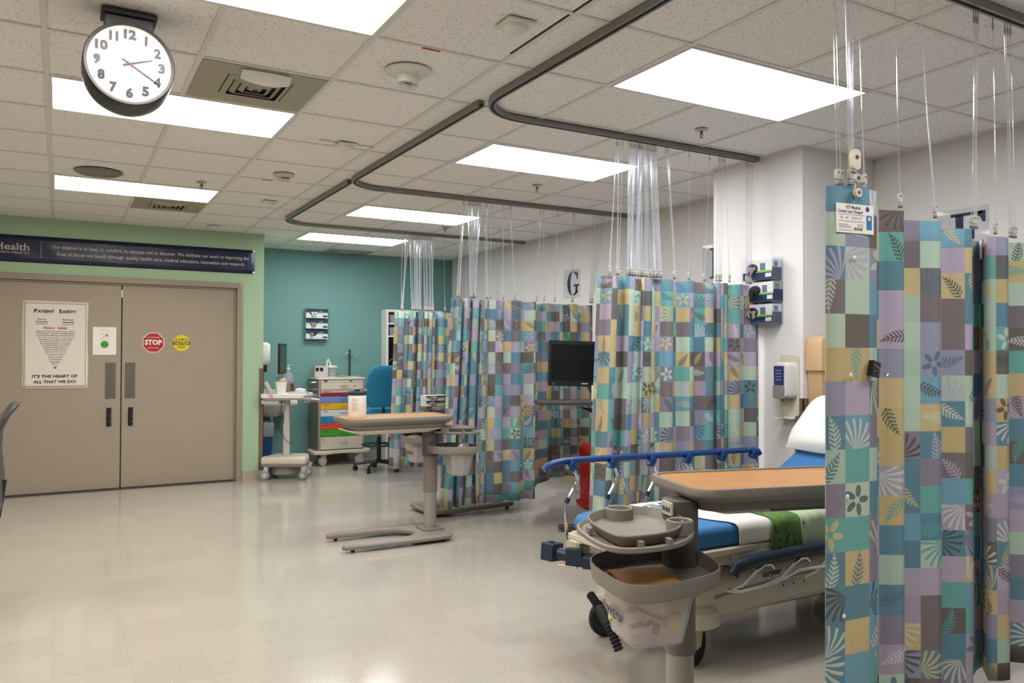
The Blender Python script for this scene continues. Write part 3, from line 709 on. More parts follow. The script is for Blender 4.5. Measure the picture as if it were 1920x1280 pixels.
def card(t, c, right, w_, h_):
    right = Vector(right).normalized(); up = Vector((0, 0, 1)); nrm = right.cross(up); c = Vector(c)+nrm*.0025
    def P(a, b, o=0): return c+right*(a*w_)+up*(b*h_)+nrm*o
    m = MB(); m.loft([[P(-.5, -.5), P(.5, -.5), P(.5, .5), P(-.5, .5)], [P(-.5, -.5, .0008), P(.5, -.5, .0008), P(.5, .5, .0008), P(-.5, .5, .0008)]], 'paper_white')
    o = .0012
    m.text('ICP Medical', P(-.24, .33, o), right, up, 'ink', width=w_*.38, height=h_*.11, bold=.02)
    m.text('Curtain Last Changed', P(-.46, .19, o), right, up, 'ink', width=w_*.66, height=h_*.10, bold=.02)
    for k, s in enumerate(('05', '09', '2020', 'AT')): m.text(s, P((-.40, -.26, -.10, .08)[k], -.03, o), right, up+right*.15, 'ink_grey', height=h_*.10)
    for yy, x0, x1 in ((-.11, -.44, .24), (-.22, -.44, -.2), (-.27, -.44, -.12), (-.32, -.44, -.1), (-.2, .05, .22), (-.26, .05, .22), (-.42, -.44, -.08), (.12, -.44, .26)):
        m.quad(P(x0, yy, o), P(x1, yy, o), P(x1, yy+.018, o), P(x0, yy+.018, o), 'ink_grey')
    for k in range(9): a = -.04+k*.027; m.quad(P(a, -.40, o), P(a+.012+.008*(k % 2), -.40, o), P(a+.012+.008*(k % 2), -.30, o), P(a, -.30, o), 'ink')
    pts = [P(*q, o) for q in rrect(.375, -.1, .15, .5, .03, 3)]; m.add(pts, [tuple(range(len(pts)))], 'drawer_sky')
    m.quad(P(.35, -.03, o*1.3), P(.40, -.03, o*1.3), P(.40, .09, o*1.3), P(.35, .09, o*1.3), 'paper_white'); m.quad(P(.35, -.06, o*1.3), P(.40, -.06, o*1.3), P(.40, -.02, o*1.3), P(.35, -.02, o*1.3), 'mint_red')
    pts = [P(.33+.05*math.cos(R(a)), .36+.09*math.sin(R(a)), o) for a in range(0, 360, 20)]; m.add(pts, [tuple(range(len(pts)))], 'ink_blue')
    lab(m.build('date_label', t, smooth=False), 'white paper label with curtain change dates')
a, c = atY(1550, 411, 1.475), atY(1645, 411, 1.455)
card(t1, (a+(c-a)*.50)+Vector((0, -.006, 0)), (c-a).normalized() if False else Vector(((c-a).x, (c-a).y, 0)), .142, .082)
card(t1, Vector((pxX(1838, 1.84), 1.84, atY(1838, 469, 1.84).z)), (.8, .6, 0), .06, .075)
# round snap with ring on the front panel, press studs
m = MB(); p = atY(1600, 300, 1.452)
m.prism([(p.x+a, p.z+c) for a, c in rrect(0, 0, .034, .056, .012, 4)], p.y-.012, p.y+.0, 'cream_plastic', ax='y'); m.cyl((p.x, p.y-.0125, p.z+.006), (p.x, p.y-.014, p.z+.006), .006, 'dark_grey', seg=12)
p2 = atY(1603, 335, 1.452); m.cyl((p2.x, p2.y-.004, p2.z), (p2.x, p2.y-.012, p2.z), .012, 'light_grey', seg=16); m.cyl((p2.x, p2.y-.0125, p2.z), (p2.x, p2.y-.0135, p2.z), .006, 'dark_grey', seg=12)
p3 = atY(1604, 362, 1.452); m.tube([p2, p3], .002, 'cream_plastic', 6); m.cyl((p3.x, p3.y-.001, p3.z), (p3.x, p3.y-.012, p3.z), .013, 'cream_plastic', seg=20); m.cyl((p3.x, p3.y-.0125, p3.z), (p3.x, p3.y-.0135, p3.z), .0045, 'dark_grey', seg=12)
lab(m.build('snap_fastener', t1), 'large cream snap clip with hanging ring')
for (x, y) in ((1600, 483), (1593, 703), (1587, 930), (1580, 1154)):
    p = atY(x, y, 1.456); MB().lathe([(.0005, -.003), (.005, -.002), (.0065, 0)], 'white_plastic', (p.x, p.y-.004, p.z), axis='y', seg=14).build('press_stud', t1)
# binder clip
p = atY(1637, 692, 1.447)
t = thing('binder_clip', 'black binder clip with silver wire handle clipped to the nearest curtain', 'clip', (p.x, p.y-.008, p.z))
t.rotation_euler = (0, R(14), 0)
m = MB(); m.prism([(-.019, -.006), (.019, -.0015), (.019, .002), (-.019, .012)], -.022, .022, 'black_plastic', ax='z'); m.build('spring_body', t, bevel=.001)
m = MB(); m.tube([(-.018, -.008, .010), (.006, -.010, .002), (.026, -.010, .0), (.034, -.010, .005), (.042, -.010, .004), (.044, -.010, -.003), (.038, -.010, -.010), (.031, -.010, -.008), (.025, -.010, -.003), (.006, -.010, -.004), (-.018, -.008, -.009)], .0009, 'chrome', 6); m.build('wire_handle', t)

# ================================================================== SIGNS ON THE DOOR WALL
YW = YD-.0035
m = MB(); n = 60; z0, z1 = 2.290, 2.553
def bn(u, v): x = -2.3+u*(1.884+2.3); return Vector((x, YW-.004-.004*abs(math.sin(x*5.1+v*2.2))*math.sin(math.pi*v)-.0035*math.sin(x*17+v*6)*math.sin(math.pi*v), z0+v*(z1-z0)))
t = thing('banner', 'long navy banner with white mission text above the double doors', 'banner', (0, 0, 0))
m.grid(bn, n, 7, 'banner_navy'); o = m.build('cloth', t); so = o.modifiers.new('s', 'SOLIDIFY'); so.thickness = .001; so.offset = 1
ux, uz = (1, 0, 0), (0, 0, 1); YT_ = YW-.0125
m = MB()
xa, xb = atY(97, 470, YD).x, atY(466, 480, YD).x
m.text('Our mission is to heal, to comfort, to educate and to discover. We dedicate our work to improving the', (xa, YT_, 2.440), ux, uz, 'banner_text', width=xb-xa, height=.036, bold=.012)
xa, xb = atY(107, 470, YD).x, atY(459, 480, YD).x
m.text('lives of those we touch through quality health care, medical education, innovation and research.', (xa, YT_, 2.372), ux, uz, 'banner_text', width=xb-xa, height=.036, bold=.012)
xr = atY(55, 470, YD).x
m.text('Health', (xr, YT_, 2.405), ux, uz, 'banner_text', width=.285, height=.07, align='RIGHT', bold=.01)
m.text('UF', (xr-.33, YT_, 2.405), ux, uz, 'banner_text', width=.13, height=.07, align='RIGHT', bold=.02)
m.text('UNIVERSITY OF FLORIDA HEALTH', (xr, YT_, 2.372), ux, uz, 'banner_text', width=.62, height=.019, align='RIGHT', bold=.01)
xd = atY(77, 470, YD).x
for k in range(9): m.box((xd, YT_, 2.35+k*.0185), (.009, .0006, .007), 'banner_text')
m.build('lettering', t, smooth=False)
for z in (2.542, 2.303): MB().lathe([(.001, -.008), (.012, -.007), (.015, -.003), (.015, 0)], 'white_plastic', (1.874, YW-.006, z), axis='y', seg=16).build('grommet', t)
tag(MB().lathe([(.001, -.001), (.011, -.0008), (.011, 0)], 'yellow', (1.738, YD-.0225, 2.163), axis='y', seg=16).build('round_sticker'), 'small yellow dot sticker on the upper right corner of the door frame', 'sticker')

DL = YD+.0290
t = thing('safety_poster', 'large white Patient Safety poster taped to the left door', 'poster', (0, 0, 0))
x0, x1, z0, z1 = -.322, .252, 1.045, 1.922
m = MB(); m.grid(lambda u, v: Vector((x0+u*(x1-x0)+.004*math.sin(v*7), DL-.0015-.002*math.sin(u*9+v*5)**2, z0+v*(z1-z0)-.006*u)), 14, 18, 'paper'); o = m.build('sheet', t)
so = o.modifiers.new('s', 'SOLIDIFY'); so.thickness = .001; so.offset = -1
yy = DL-.0065; xc = (x0+x1)/2; Wd = x1-x0
m = MB()
for (a, c, e, g_) in ((x0+.022, x1-.020, z1-.028, z1-.025), (x0+.022, x1-.020, z0+.022, z0+.025)): m.bx(a, c, yy, yy+.0003, e, g_, 'ink')
for a in (x0+.022, x1-.023): m.bx(a, a+.003, yy, yy+.0003, z0+.022, z1-.025, 'ink')
def ln(s, py, w_, col='ink_grey', h_=.013, bold=0, cx=None, al='CENTER'):
    z = 1.922-(py-562)/168*.877
    m.text(s, (cx if cx is not None else xc, yy, z-h_*.5), ux, uz, col, width=w_, height=h_, align=al, bold=bold)
ln('P', 581.5, .028, 'ink', .034, .04, xc-.185, 'LEFT'); ln('ATIENT', 582.3, .145, 'ink', .026, .04, xc-.156, 'LEFT'); ln('S', 581.5, .025, 'ink', .034, .04, xc+.029, 'LEFT'); ln('AFETY', 582.3, .128, 'ink', .026, .04, xc+.056, 'LEFT')
for s, y_, c_ in (('Time Out', 597.5, 'ink_blue'), ('Handwashing', 602, 'ink_blue'), ('Communication', 606, 'ink_grey')): ln(s, y_, .105 if s != 'Time Out' else .08, c_, .014, .01, xc-.12)
for s, y_, c_ in (('Read back', 597.5, 'ink'), ('Leadership', 602.5, 'ink'), ('Stop the Line', 607, 'ink_grey')): ln(s, y_, .10, c_, .014, .03 if s == 'Leadership' else .01, xc+.11)
ln('Patient  Safety', 613.5, .205, 'ink_red', .022, .02)
L = ['Report and Discuss Potential areas of harm', 'Risk Reduction  Variation and Optimization', 'Learning, Not Blaming  Fall Prevention', 'Two Patient Identifiers  Teamwork', 'The Safety Zone  Speak Up for Safety', 'Pay Attention to Details  Operations', 'Provide Feed-backs  Accountable', 'Confidentiality  Respect Co-workers', 'Respect for Patient  Hand over', 'Evidence Based Practice', 'Education & Training', 'Transitions of Care', 'Always Handoff', 'No Assumptions', 'No Deception', 'Candor', 'Trust']
Yp = [620, 624, 628, 632, 636, 640, 643.7, 647.3, 651, 655, 659.3, 664.3, 669, 673.5, 678, 681, 685]; Cc = ['ink_blue', 'ink', 'ink_blue', 'ink_grey', 'ink', 'ink_olive', 'ink', 'ink_red', 'ink_blue', 'ink', 'ink_olive', 'ink', 'ink_blue', 'ink', 'ink', 'ink_grey', 'ink_red']
for k, s in enumerate(L):
    w_ = .335*(1-max(0, (k-2))/16.5); ln(s, Yp[k], w_, Cc[k], .0125, .004, xc+.002)
z = 1.922-(690-562)/168*.877; m.add([(xc-.015, yy, z+.008), (xc+.015, yy, z+.008), (xc, yy, z-.012)], [(0, 2, 1)], 'ink_blue')
ln("IT'S THE HEART OF", 706, .395, 'ink', .027, .03); ln('ALL THAT WE DO!', 716.5, .37, 'ink', .027, .03)
m.build('lettering', t, smooth=False)

t = thing('hand_notice', 'small white notice with a green round symbol on the left door', 'notice', (0, 0, 0))
xa, xb = atY(174, 640, DL).x, atY(218, 640, DL).x; za, zb = atY(196, 665, DL).z, atY(196, 613, DL).z
m = MB(); m.bx(xa, xb, DL-.002, DL-.0002, za, zb, 'paper_white'); m.build('sheet', t, smooth=False)
xc2 = (xa+xb)/2; yy2 = DL-.0025
m = MB(); m.text('HAND HYGIENE', (xc2, yy2, zb-.035), ux, uz, 'ink_grey', width=.085, height=.008, align='CENTER')
for k in range(12):
    a = R(k*30); cx_, cz_ = xc2+.025, zb-.085; m.quad((cx_+math.cos(a)*.014-.001, yy2, cz_+math.sin(a)*.014), (cx_+math.cos(a)*.028, yy2, cz_+math.sin(a)*.028), (cx_+math.cos(a)*.028+.0015, yy2, cz_+math.sin(a)*.028+.001), (cx_+math.cos(a)*.014+.001, yy2, cz_+math.sin(a)*.014+.001), 'ink_grey')
m.lathe([(.0005, -.0005), (.009, -.0004), (.009, 0)], 'ink_red', (xc2+.022, yy2, zb-.085), axis='y', seg=16)
m.tube([(xc2-.045, yy2, zb-.08), (xc2-.02, yy2, zb-.07), (xc2, yy2, zb-.078), (xc2+.012, yy2, zb-.09)], .0018, 'ink_grey', 5)
m.tube([(xc2-.04, yy2, zb-.115), (xc2-.02, yy2, zb-.115), (xc2-.01, yy2, zb-.10), (xc2+.008, yy2, zb-.095)], .0018, 'ink_grey', 5)
m.bx(xc2-.045, xc2+.045, yy2-.0003, yy2, zb-.131, zb-.1295, 'ink_grey')
m.build('hand_drawing', t, smooth=False)
m = MB(); m.lathe([(.0005, -.001), (.036, -.0008), (.037, 0)], 'drawer_green', (xc2, yy2, zb-.178), axis='y', seg=32); m.text('USE SANITIZER', (xc2, yy2-.0015, zb-.182), ux, uz, 'ink', width=.052, height=.008, align='CENTER', bold=.01); m.build('green_symbol', t, smooth=False)

def at_door(x, y): return atY(x, y, DL)
t = thing('stop_sign', 'red octagonal STOP sticker on the right door', 'sign', (0, 0, 0))
c = at_door(287.5, 642); r_ = .112
oc = lambda rr: [(c.x+rr*math.cos(R(22.5+45*k)), c.z+rr*math.sin(R(22.5+45*k))) for k in range(8)]
m = MB(); m.prism(oc(r_), DL-.0015, DL-.0003, 'white_plastic', ax='y'); m.prism(oc(r_*.93), DL-.0021, DL-.0015, 'stop_red', ax='y'); m.build('plate', t, smooth=False)
m = MB(); m.text('STOP', (c.x, DL-.0026, c.z-.022), ux, uz, 'white_plastic', width=.168, height=.05, align='CENTER', bold=.045)
m.text('DO NOT ENTER', (c.x, DL-.0026, c.z+.048), ux, uz, 'white_plastic', width=.12, height=.012, align='CENTER'); m.text('STERILE AREA', (c.x, DL-.0026, c.z-.062), ux, uz, 'white_plastic', width=.105, height=.012, align='CENTER')
m.build('lettering', t, smooth=False)
t = thing('caution_sign', 'round yellow CAUTION automatic door sticker on the right door', 'sign', (0, 0, 0))
c = at_door(340.5, 643)
m = MB(); m.lathe([(.0005, -.0012), (.087, -.0011), (.088, 0)], 'yellow', (c.x, DL-.0003, c.z), axis='y', seg=40); m.bx(c.x-.086, c.x+.086, DL-.0021, DL-.0016, c.z-.02, c.z+.018, 'ink'); m.build('plate', t, smooth=False)
m = MB(); m.text('CAUTION', (c.x, DL-.0026, c.z-.014), ux, uz, 'yellow', width=.15, height=.027, align='CENTER', bold=.04); m.text('AUTOMATIC', (c.x, DL-.0021, c.z+.028), ux, uz, 'ink', width=.135, height=.02, align='CENTER', bold=.02); m.text('DOOR', (c.x, DL-.0021, c.z-.052), ux, uz, 'ink', width=.075, height=.021, align='CENTER', bold=.02)
m.build('lettering', t, smooth=False)

# ---- bay letters on the white wall (seen facing -x, so right is -y)
def letter(name, yl, zb, h_, strokes, label, film=True):
    t = thing(name, label, 'letter', (0, 0, 0)); m = MB()
    for pts in strokes: m.prism([(yl-a*h_, zb+b_*h_) for a, b_ in pts], XR-.004, XR-.0015, 'ink_blue' if False else 'banner_navy', ax='x')
    m.build('letter', t, smooth=False)
    if film: MB().bx(XR-.0012, XR-.0004, yl-.95*h_, yl+.08, zb-.03, zb+h_+.03, 'acrylic').build('film', t, smooth=False)
def rc(a, b_, c_, d_): return [(a, b_), (c_, b_), (c_, d_), (a, d_)]
Gs = []
N = 22; out = []; inn = []
for k in range(N+1):
    a = R(38+(322-38)*k/N); out.append((.42+.42*math.cos(a), .5+.52*math.sin(a))); th = .12+.10*abs(math.cos(a)) if math.cos(a) < 0 else .10
    inn.append((.42+(.42-th)*math.cos(a), .5+(.52-.075)*math.sin(a)))
for k in range(N): Gs.append([out[k], out[k+1], inn[k+1], inn[k]])
Gs += [rc(.60, .08, .74, .40), rc(.46, .38, .86, .45), rc(.70, .66, .76, .98)]
letter('bay_letter', 7.30, 2.045, .262, Gs, 'dark letter G on the white wall')
Fs = [rc(.16, .05, .34, .95), rc(.04, .0, .48, .06), rc(.04, .94, .80, 1.0), rc(.34, .46, .58, .54), [(.64, 1.0), (.86, 1.0), (.86, .72), (.80, .72), (.74, .88), (.60, .94)], rc(.55, .36, .60, .64)]
letter('bay_letter', 5.10, 2.055, .262, Fs, 'dark letter F on the white wall beside the pillar')
Es = Fs[:1]+[rc(.04, .0, .80, .06), rc(.04, .93, .80, 1.0), rc(.34, .46, .58, .54), [(.60, .93), (.80, 1.0), (.86, 1.0), (.86, .74), (.80, .74), (.74, .86)], rc(.55, .36, .60, .64), [(.60, .06), (.74, .12), (.82, .30), (.88, .30), (.86, 0)]]
letter('bay_letter', 2.97, 2.02, .262, Es, 'dark letter E half hidden above the nearest curtain')

# ================================================================== GLOVE BOXES, DISPENSERS
def glove_box(loc, rz, w_, h_, d_, style, label, group, hole='glove_latex'):
    """local: front faces -y, origin at the centre of the back"""
    t = thing('glove_box', label, 'box', loc, rz, group)
    m = MB(); top, bot, band = {'a': ('glove_white', 'glove_navy', 'glove_green'), 'b': ('glove_navy', 'glove_white', 'glove_green')}[style]
    a, f = w_/2, -d_; e = .0006
    m.bx(-a, a, f, 0, -h_/2, h_/2, 'glove_white')
    s = h_*(-.10 if style == 'a' else .08)
    m.bx(-a, a, f-e, f, -h_/2, s, bot); m.bx(-a, a, f-e, f, s, h_/2, top); m.bx(-a*.2 if style == 'a' else -a, a*.96, f-e*2, f-e, s-.006, s+.006, band)
    m.bx(a*.2, a*.55, f-e*2, f-e, s+.008, h_*.33, 'glove_grey'); m.bx(a*.55, a*.95, f-e*2, f-e, -h_*.40, -h_*.2, 'glove_white' if style == 'a' else 'glove_navy')
    m.bx(a, a+e, f, 0, -h_/2, h_*.1, 'glove_navy'); m.bx(a, a+e, f+d_*.2, -d_*.4, h_*.12, h_*.4, 'glove_grey')
    m.build('carton', t, smooth=False)
    m = MB(); m.lathe([(.0005, -.0015), (h_*.30, -.0014), (h_*.31, 0)], 'ink', (-a*.35, f-e, h_*.08), axis='y', seg=28, sx=1.3, sy=.85); m.build('opening', t)
    m = MB()
    for k in range(6):
        x = -a*.35+random.uniform(-.03, .03); m.tube([(x, f+.004, h_*.08), (x+random.uniform(-.01, .01), f-.02, h_*.05+random.uniform(-.01, .01)), (x+random.uniform(-.02, .02), f-.022, -h_*.15+random.uniform(-.03, .02))], [.014, .011, .004], hole, 8)
    m.build('glove', t)
def rack(loc, rz, w_, h_, d_, label, shelves):
    t = thing('glove_rack', label, 'rack', loc, rz); m = MB(); a = w_/2; e = .003
    m.bx(-a, a, -e, 0, 0, h_, 'acrylic'); m.bx(-a, -a+e, -d_, -e, 0, h_, 'acrylic'); m.bx(a-e, a, -d_, -e, 0, h_, 'acrylic')
    for z in shelves: m.bx(-a+e, a-e, -d_, -e, z, z+e, 'acrylic')
    m.bx(-a+e, a-e, -d_, -d_+e, 0, h_*.06, 'acrylic'); m.build('holder', t, smooth=False)
rz = -math.pi/2      # local -y turned to face -x
yc = 3.795
rack((4.148, yc, 1.602), rz, .275, .445, .10, 'clear acrylic glove box rack on the white pillar', (0, .147, .294))
for k, (hl, s) in enumerate((('lowest glove box of the rack on the white pillar', 'glove_latex'), ('middle glove box of the rack on the white pillar', 'ink'), ('topmost glove box of the rack on the white pillar', 'glove_latex'))):
    glove_box((4.143, yc-(.0, .02, .0)[k], 1.602+.004+.147*k+.066), rz, .255-.02*(k == 1), .128, .088, 'a', hl, 'glove boxes on the pillar', s)
xc_ = 2.90
rack((xc_, YT-.002, 1.588), 0, .30, .41, .09, 'clear acrylic glove box rack on the teal wall', (0, .136, .272))
for k, hl in enumerate(('lowest glove box on the teal wall, with a dark glove hanging out', 'middle glove box on the teal wall', 'topmost glove box on the teal wall, green marked')):
    glove_box((xc_, YT-.006, 1.588+.004+.136*k+.060), 0, .285, .118, .078, 'b', hl, 'glove boxes on the teal wall', ('glove_latex', 'glove_latex', 'glove_white')[k])

# hand sanitiser dispenser on the pillar
t = thing('sanitizer_dispenser', 'white wall hand sanitizer dispenser with drip tray on the pillar', 'dispenser', (4.149, 3.60, 0), rz)
m = MB(); m.prism(rrect(0, 1.20, .15, .40, .02), -.012, 0, 'cream_plastic', ax='y'); m.build('back_plate', t, bevel=.003)
m = MB(); m.loft([[(x, -.012, z) for x, z in rrect(0, 1.235, .135, .23, .03)], [(x, -.075, z) for x, z in rrect(0, 1.235, .135, .235, .03)], [(x, -.108, z) for x, z in rrect(0, 1.235, .115, .215, .025)]], 'white_plastic'); m.build('housing', t)
m = MB(); m.prism(rrect(0, 1.265, .082, .125, .006), -.1105, -.108, 'ink_blue', ax='y')
for k in range(4): m.bx(-.025, .02, -.112, -.1105, 1.235+k*.02, 1.241+k*.02, 'ink_grey')
lab(m.build('front_label', t, smooth=False), 'dark purple front label')
m = MB(); m.loft([[(x, -.035, z) for x, z in rrect(0, 1.155, .10, .10, .01)], [(x, -.115, z) for x, z in rrect(0, 1.16, .09, .085, .01)]], 'mid_grey'); m.cyl((0, -.08, 1.115), (0, -.08, 1.098), .012, 'mid_grey'); m.build('push_lever', t)
m = MB(); m.prism(rrect(0, 1.05, .085, .16, .008), -.010, -.003, 'white_plastic', ax='y'); m.grid(lambda u, v: Vector(((u-.5)*.095, -.008-.105*v, .975+.012*(2*u-1)**2+.014*v**3)), 9, 6, 'white_plastic'); o = m.build('drip_tray', t)
o.modifiers.new('s', 'SOLIDIFY').thickness = .003
# beige wall unit on the pillar's front face
t = thing('wall_cabinet', 'tall beige plastic wall unit beside the pillar above the pillow', 'wall unit', (4.37, 3.499, 0))
m = MB(); m.loft([[(x, y, .92) for x, y in rrect(0, -.045, .33, .088, .02)], [(x, y, 1.00) for x, y in rrect(0, -.055, .36, .108, .02)], [(x, y, 1.30) for x, y in rrect(0, -.060, .39, .118, .02)]], 'tan_plastic'); m.build('body', t)
m = MB(); m.loft([[(x, y, 1.30) for x, y in rrect(0, -.066, .425, .13, .02)], [(x, y, 1.46) for x, y in rrect(0, -.066, .425, .13, .02)], [(x, y, 1.505) for x, y in rrect(0, -.066, .40, .122, .03)], [(x, y, 1.52) for x, y in rrect(0, -.066, .34, .09, .03)]], 'tan_plastic'); m.build('lid', t)

# ================================================================== OVERBED TABLES
def chaikin(p, n=2):
    for _ in range(n):
        q = []
        for i in range(len(p)):
            a, b_ = p[i], p[(i+1) % len(p)]; q += [(a[0]*.75+b_[0]*.25, a[1]*.75+b_[1]*.25), (a[0]*.25+b_[0]*.75, a[1]*.25+b_[1]*.75)]
        p = q
    return p
def inset(p, d):
    cx = sum(a for a, _ in p)/len(p); cy = sum(b_ for _, b_ in p)/len(p); out = []; n = len(p)
    area = sum(p[i][0]*p[(i+1) % n][1]-p[(i+1) % n][0]*p[i][1] for i in range(n)); sg = 1 if area > 0 else -1
    for i in range(n):
        a, c = p[i-1], p[(i+1) % n]; tx, ty = c[0]-a[0], c[1]-a[1]; L_ = math.hypot(tx, ty) or 1
        out.append((p[i][0]-sg*ty/L_*d, p[i][1]+sg*tx/L_*d))
    return out
def dish(m, out, z0, z1, th, mname, slope=.01, rim=0):
    lo = inset(out, slope)
    R_ = lambda p, z: [(a, b_, z) for a, b_ in p]
    m.loft([R_(inset(lo, .01), z0), R_(lo, z0+.006), R_(out, z1-.004), R_(inset(out, .002), z1), R_(inset(out, th), z1), R_(inset(lo, th), z0+.012), R_(inset(lo, th+.012), z0+.008)], mname)
UPT = [(-.405, .00), (-.30, .12), (-.170, .16), (-.05, .13), (.0, .03), (.01, -.08), (-.06, -.23), (-.16, -.33), (-.29, -.365), (-.38, -.35), (-.415, -.27)]
LOT = [(-.375, -.03), (-.24, .07), (-.088, .09), (.05, .07), (.066, -.06), (.035, -.25), (-.06, -.33), (-.26, -.395), (-.35, -.37), (-.375, -.29)]
def overbed(loc, rz, label, x0=-.0, y0=-.15, flip=1, ks=1, upper=True, vanity=False):
    t = thing('overbed_table', label, 'overbed table', loc, rz, 'overbed tables with storage trays')
    fl = lambda P: ([(a*ks, b_*ks*flip) for a, b_ in P]) if flip > 0 else [(a*ks, b_*ks*flip) for a, b_ in reversed(P)]
    cx, cy, w_, d_ = x0+.415, y0+.22, .84, .44; rr = .085
    RR = lambda dx, z, r=None: [(a, b_, z) for a, b_ in rrect(cx, cy, w_-2*dx, d_-2*dx, (r or rr)-dx*.6, 7)]
    m = MB(); m.loft([RR(.035, .884), RR(.018, .892), RR(.002, .906), RR(0, .912), RR(0, .930), RR(.003, .9365), RR(.010, .938), RR(.018, .9365), RR(.022, .930), RR(.024, .918)], 'plastic_taupe')
    tp = m.build('tabletop_rim', t)
    m = MB(); m.loft([RR(.0235, .916), RR(.0235, .9318)], 'wood_laminate'); lab(m.build('tabletop', t), 'wood-grain tabletop')
    m = MB(); m.loft([RR(.085, .846), RR(.06, .852), RR(.045, .880), RR(.045, .8838)], 'plastic_taupe'); m.bx(cx-.1, cx+.12, cy-d_/2+.06, cy-d_/2+.075, .842, .852, 'plastic_taupe_dark'); m.build('underframe', t)
    m = MB(); P = lambda dx, dy, z: [(a, b_, z) for a, b_ in rrect(cx+.02, cy, w_-2*dx, d_-2*dy, .02, 3)]
    if vanity: m.loft([P(.15, .12, .812), P(.055, .075, .840), P(.055, .075, .8455)], 'paper'); lab(m.build('slide_tray', t), 'pale sliding vanity tray')
    else: m.loft([P(.13, .10, .832), P(.08, .085, .845)], 'light_grey'); m.build('slide_tray', t)
    m = MB(); m.prism(rrect(0, 0, .118, .118, .045), .62, .884, 'plastic_taupe_dark'); m.prism(rrect(0, 0, .104, .104, .045), .345, .62, 'plastic_taupe'); m.build('column_sleeve', t, bevel=.002)
    m = MB(); m.prism(rrect(0, 0, .094, .094, .042, 7), .07, .345, 'metal_silver'); lab(m.build('column', t), 'brushed silver lower column')
    # U-shaped base
    B = [(-.10, -.20), (-.06, -.25), (.25, -.25), (.72, -.235), (.76, -.20), (.74, -.165), (.25, -.155), (.14, -.05), (.14, .05), (.25, .155), (.74, .165), (.76, .20), (.72, .235), (.25, .25), (-.06, .25), (-.10, .20)]
    B = chaikin(B, 1); q = lambda d, z: [(a, b_, z) for a, b_ in inset(B, d)]
    m = MB(); m.loft([q(.006, .022), q(0, .028), q(0, .045), q(.010, .058), q(.016, .060)], 'plastic_taupe'); m.prism(rrect(0, 0, .17, .19, .03), .058, .073, 'plastic_taupe')
    m.text('PRE OP', (.075, .07*flip, .0612), (.0, -1, 0), (1, 0, 0), 'light_grey', width=.12, height=.032); bs = m.build('base', t)
    for (a, b_) in ((.68, -.2), (.68, .2), (-.03, -.2), (-.03, .2)):
        c = MB(); c.cyl((a, b_-.012, .0135), (a, b_+.012, .0135), .013, 'black_rubber', seg=14); c.bx(a-.008, a+.008, b_-.008, b_+.008, .014, .024, 'black_rubber'); c.build('caster', t)
    m = MB(); a0 = x0-.0; yb = -.03*flip
    m.prism(rrect(yb, .860, .075, .045, .004), -.067, -.0585, 'light_grey', ax='x')
    m.prism([(yb-.03, .870), (yb-.018, .862), (yb-.006, .868), (yb+.006, .861), (yb+.018, .868), (yb+.03, .862), (yb+.03, .85), (yb-.03, .85)], -.0690, -.0672, 'plastic_taupe_dark', ax='x'); m.build('height_lever', t, bevel=.001)
    if upper:
        U = fl(UPT); U = chaikin(U, 2); m = MB(); dish(m, inset(U, .035), .802, .842, .006, 'plastic_taupe', .016)
        V = inset(U, .0); Q = lambda p, z: [(a, b_, z) for a, b_ in p]
        m.loft([Q(inset(V, .012), .792), Q(V, .798), Q(V, .810), Q(inset(V, .006), .814), Q(inset(V, .012), .810), Q(inset(V, .018), .802), Q(inset(V, .04), .801)], 'plastic_taupe')
        for (a, b_, r_) in ((-.20*ks, .075*ks*flip, .045*ks), (-.085*ks, -.17*ks*flip, .040*ks)):
            m.lathe([(r_+.006, .803), (r_+.005, .846), (r_, .850), (r_-.006, .846), (r_-.007, .815), (.001, .813)], 'plastic_taupe', (a, b_, 0), seg=28)
        for (a, b_) in ((-.385, -.12), (-.30, -.335), (-.2, -.325)): m.box((a*ks, b_*ks*flip, .818), (.014, .03, .02), 'plastic_taupe')
        m.build('upper_tray', t)
    Lw = chaikin(fl(LOT), 2); m = MB(); dish(m, Lw, .645, .705, .006, 'plastic_taupe', .006); m.build('lower_tray', t)
    for s, (ya, yb_) in ((0, (-.345, -.09)),):
        m = MB(); cx_, cy_ = -.215*ks, -.19*ks*flip; w1, d1 = .235*ks, .25*ks
        Q = lambda e, z, r=.03: [(a, b_, z) for a, b_ in rrect(cx_, cy_, w1-2*e, d1-2*e, r, 4)]
        m.loft([Q(.035, .478), Q(.026, .486), Q(.012, .56), Q(.002, .632), Q(-.014, .638), Q(-.014, .6445), Q(.006, .6445), Q(.010, .632), Q(.018, .56), Q(.030, .492), Q(.04, .486)], 'frosted_bin')
        bb = m.build('storage_bin', t); lab(bb, 'frosted plastic bin marked PRE OP')
        m = MB(); zt_ = .550
        m.text('PRE', (cx_-w1/2+.0085-.0025, cy_+.055*ks, zt_), (.0, -1, -.0), (-.18, 0, 1), 'ink', width=.07*ks, height=.030*ks, bold=.03)
        m.text('OP', (cx_-w1/2+.0085-.0025, cy_-.025*ks, zt_), (.0, -1, -.0), (-.18, 0, 1), 'ink', width=.05*ks, height=.030*ks, bold=.03); m.build('marking', bb, smooth=False)
    return t
def rotp(loc, rz, a, b_, z=0):
    c, s = math.cos(rz), math.sin(rz); return (loc[0]+a*c-b_*s, loc[1]+a*s+b_*c, z)
NL, NR = (1.925, 2.165, 0), R(-15)
overbed(NL, NR, 'overbed table nearest the viewer, standing beside the blue stretcher')
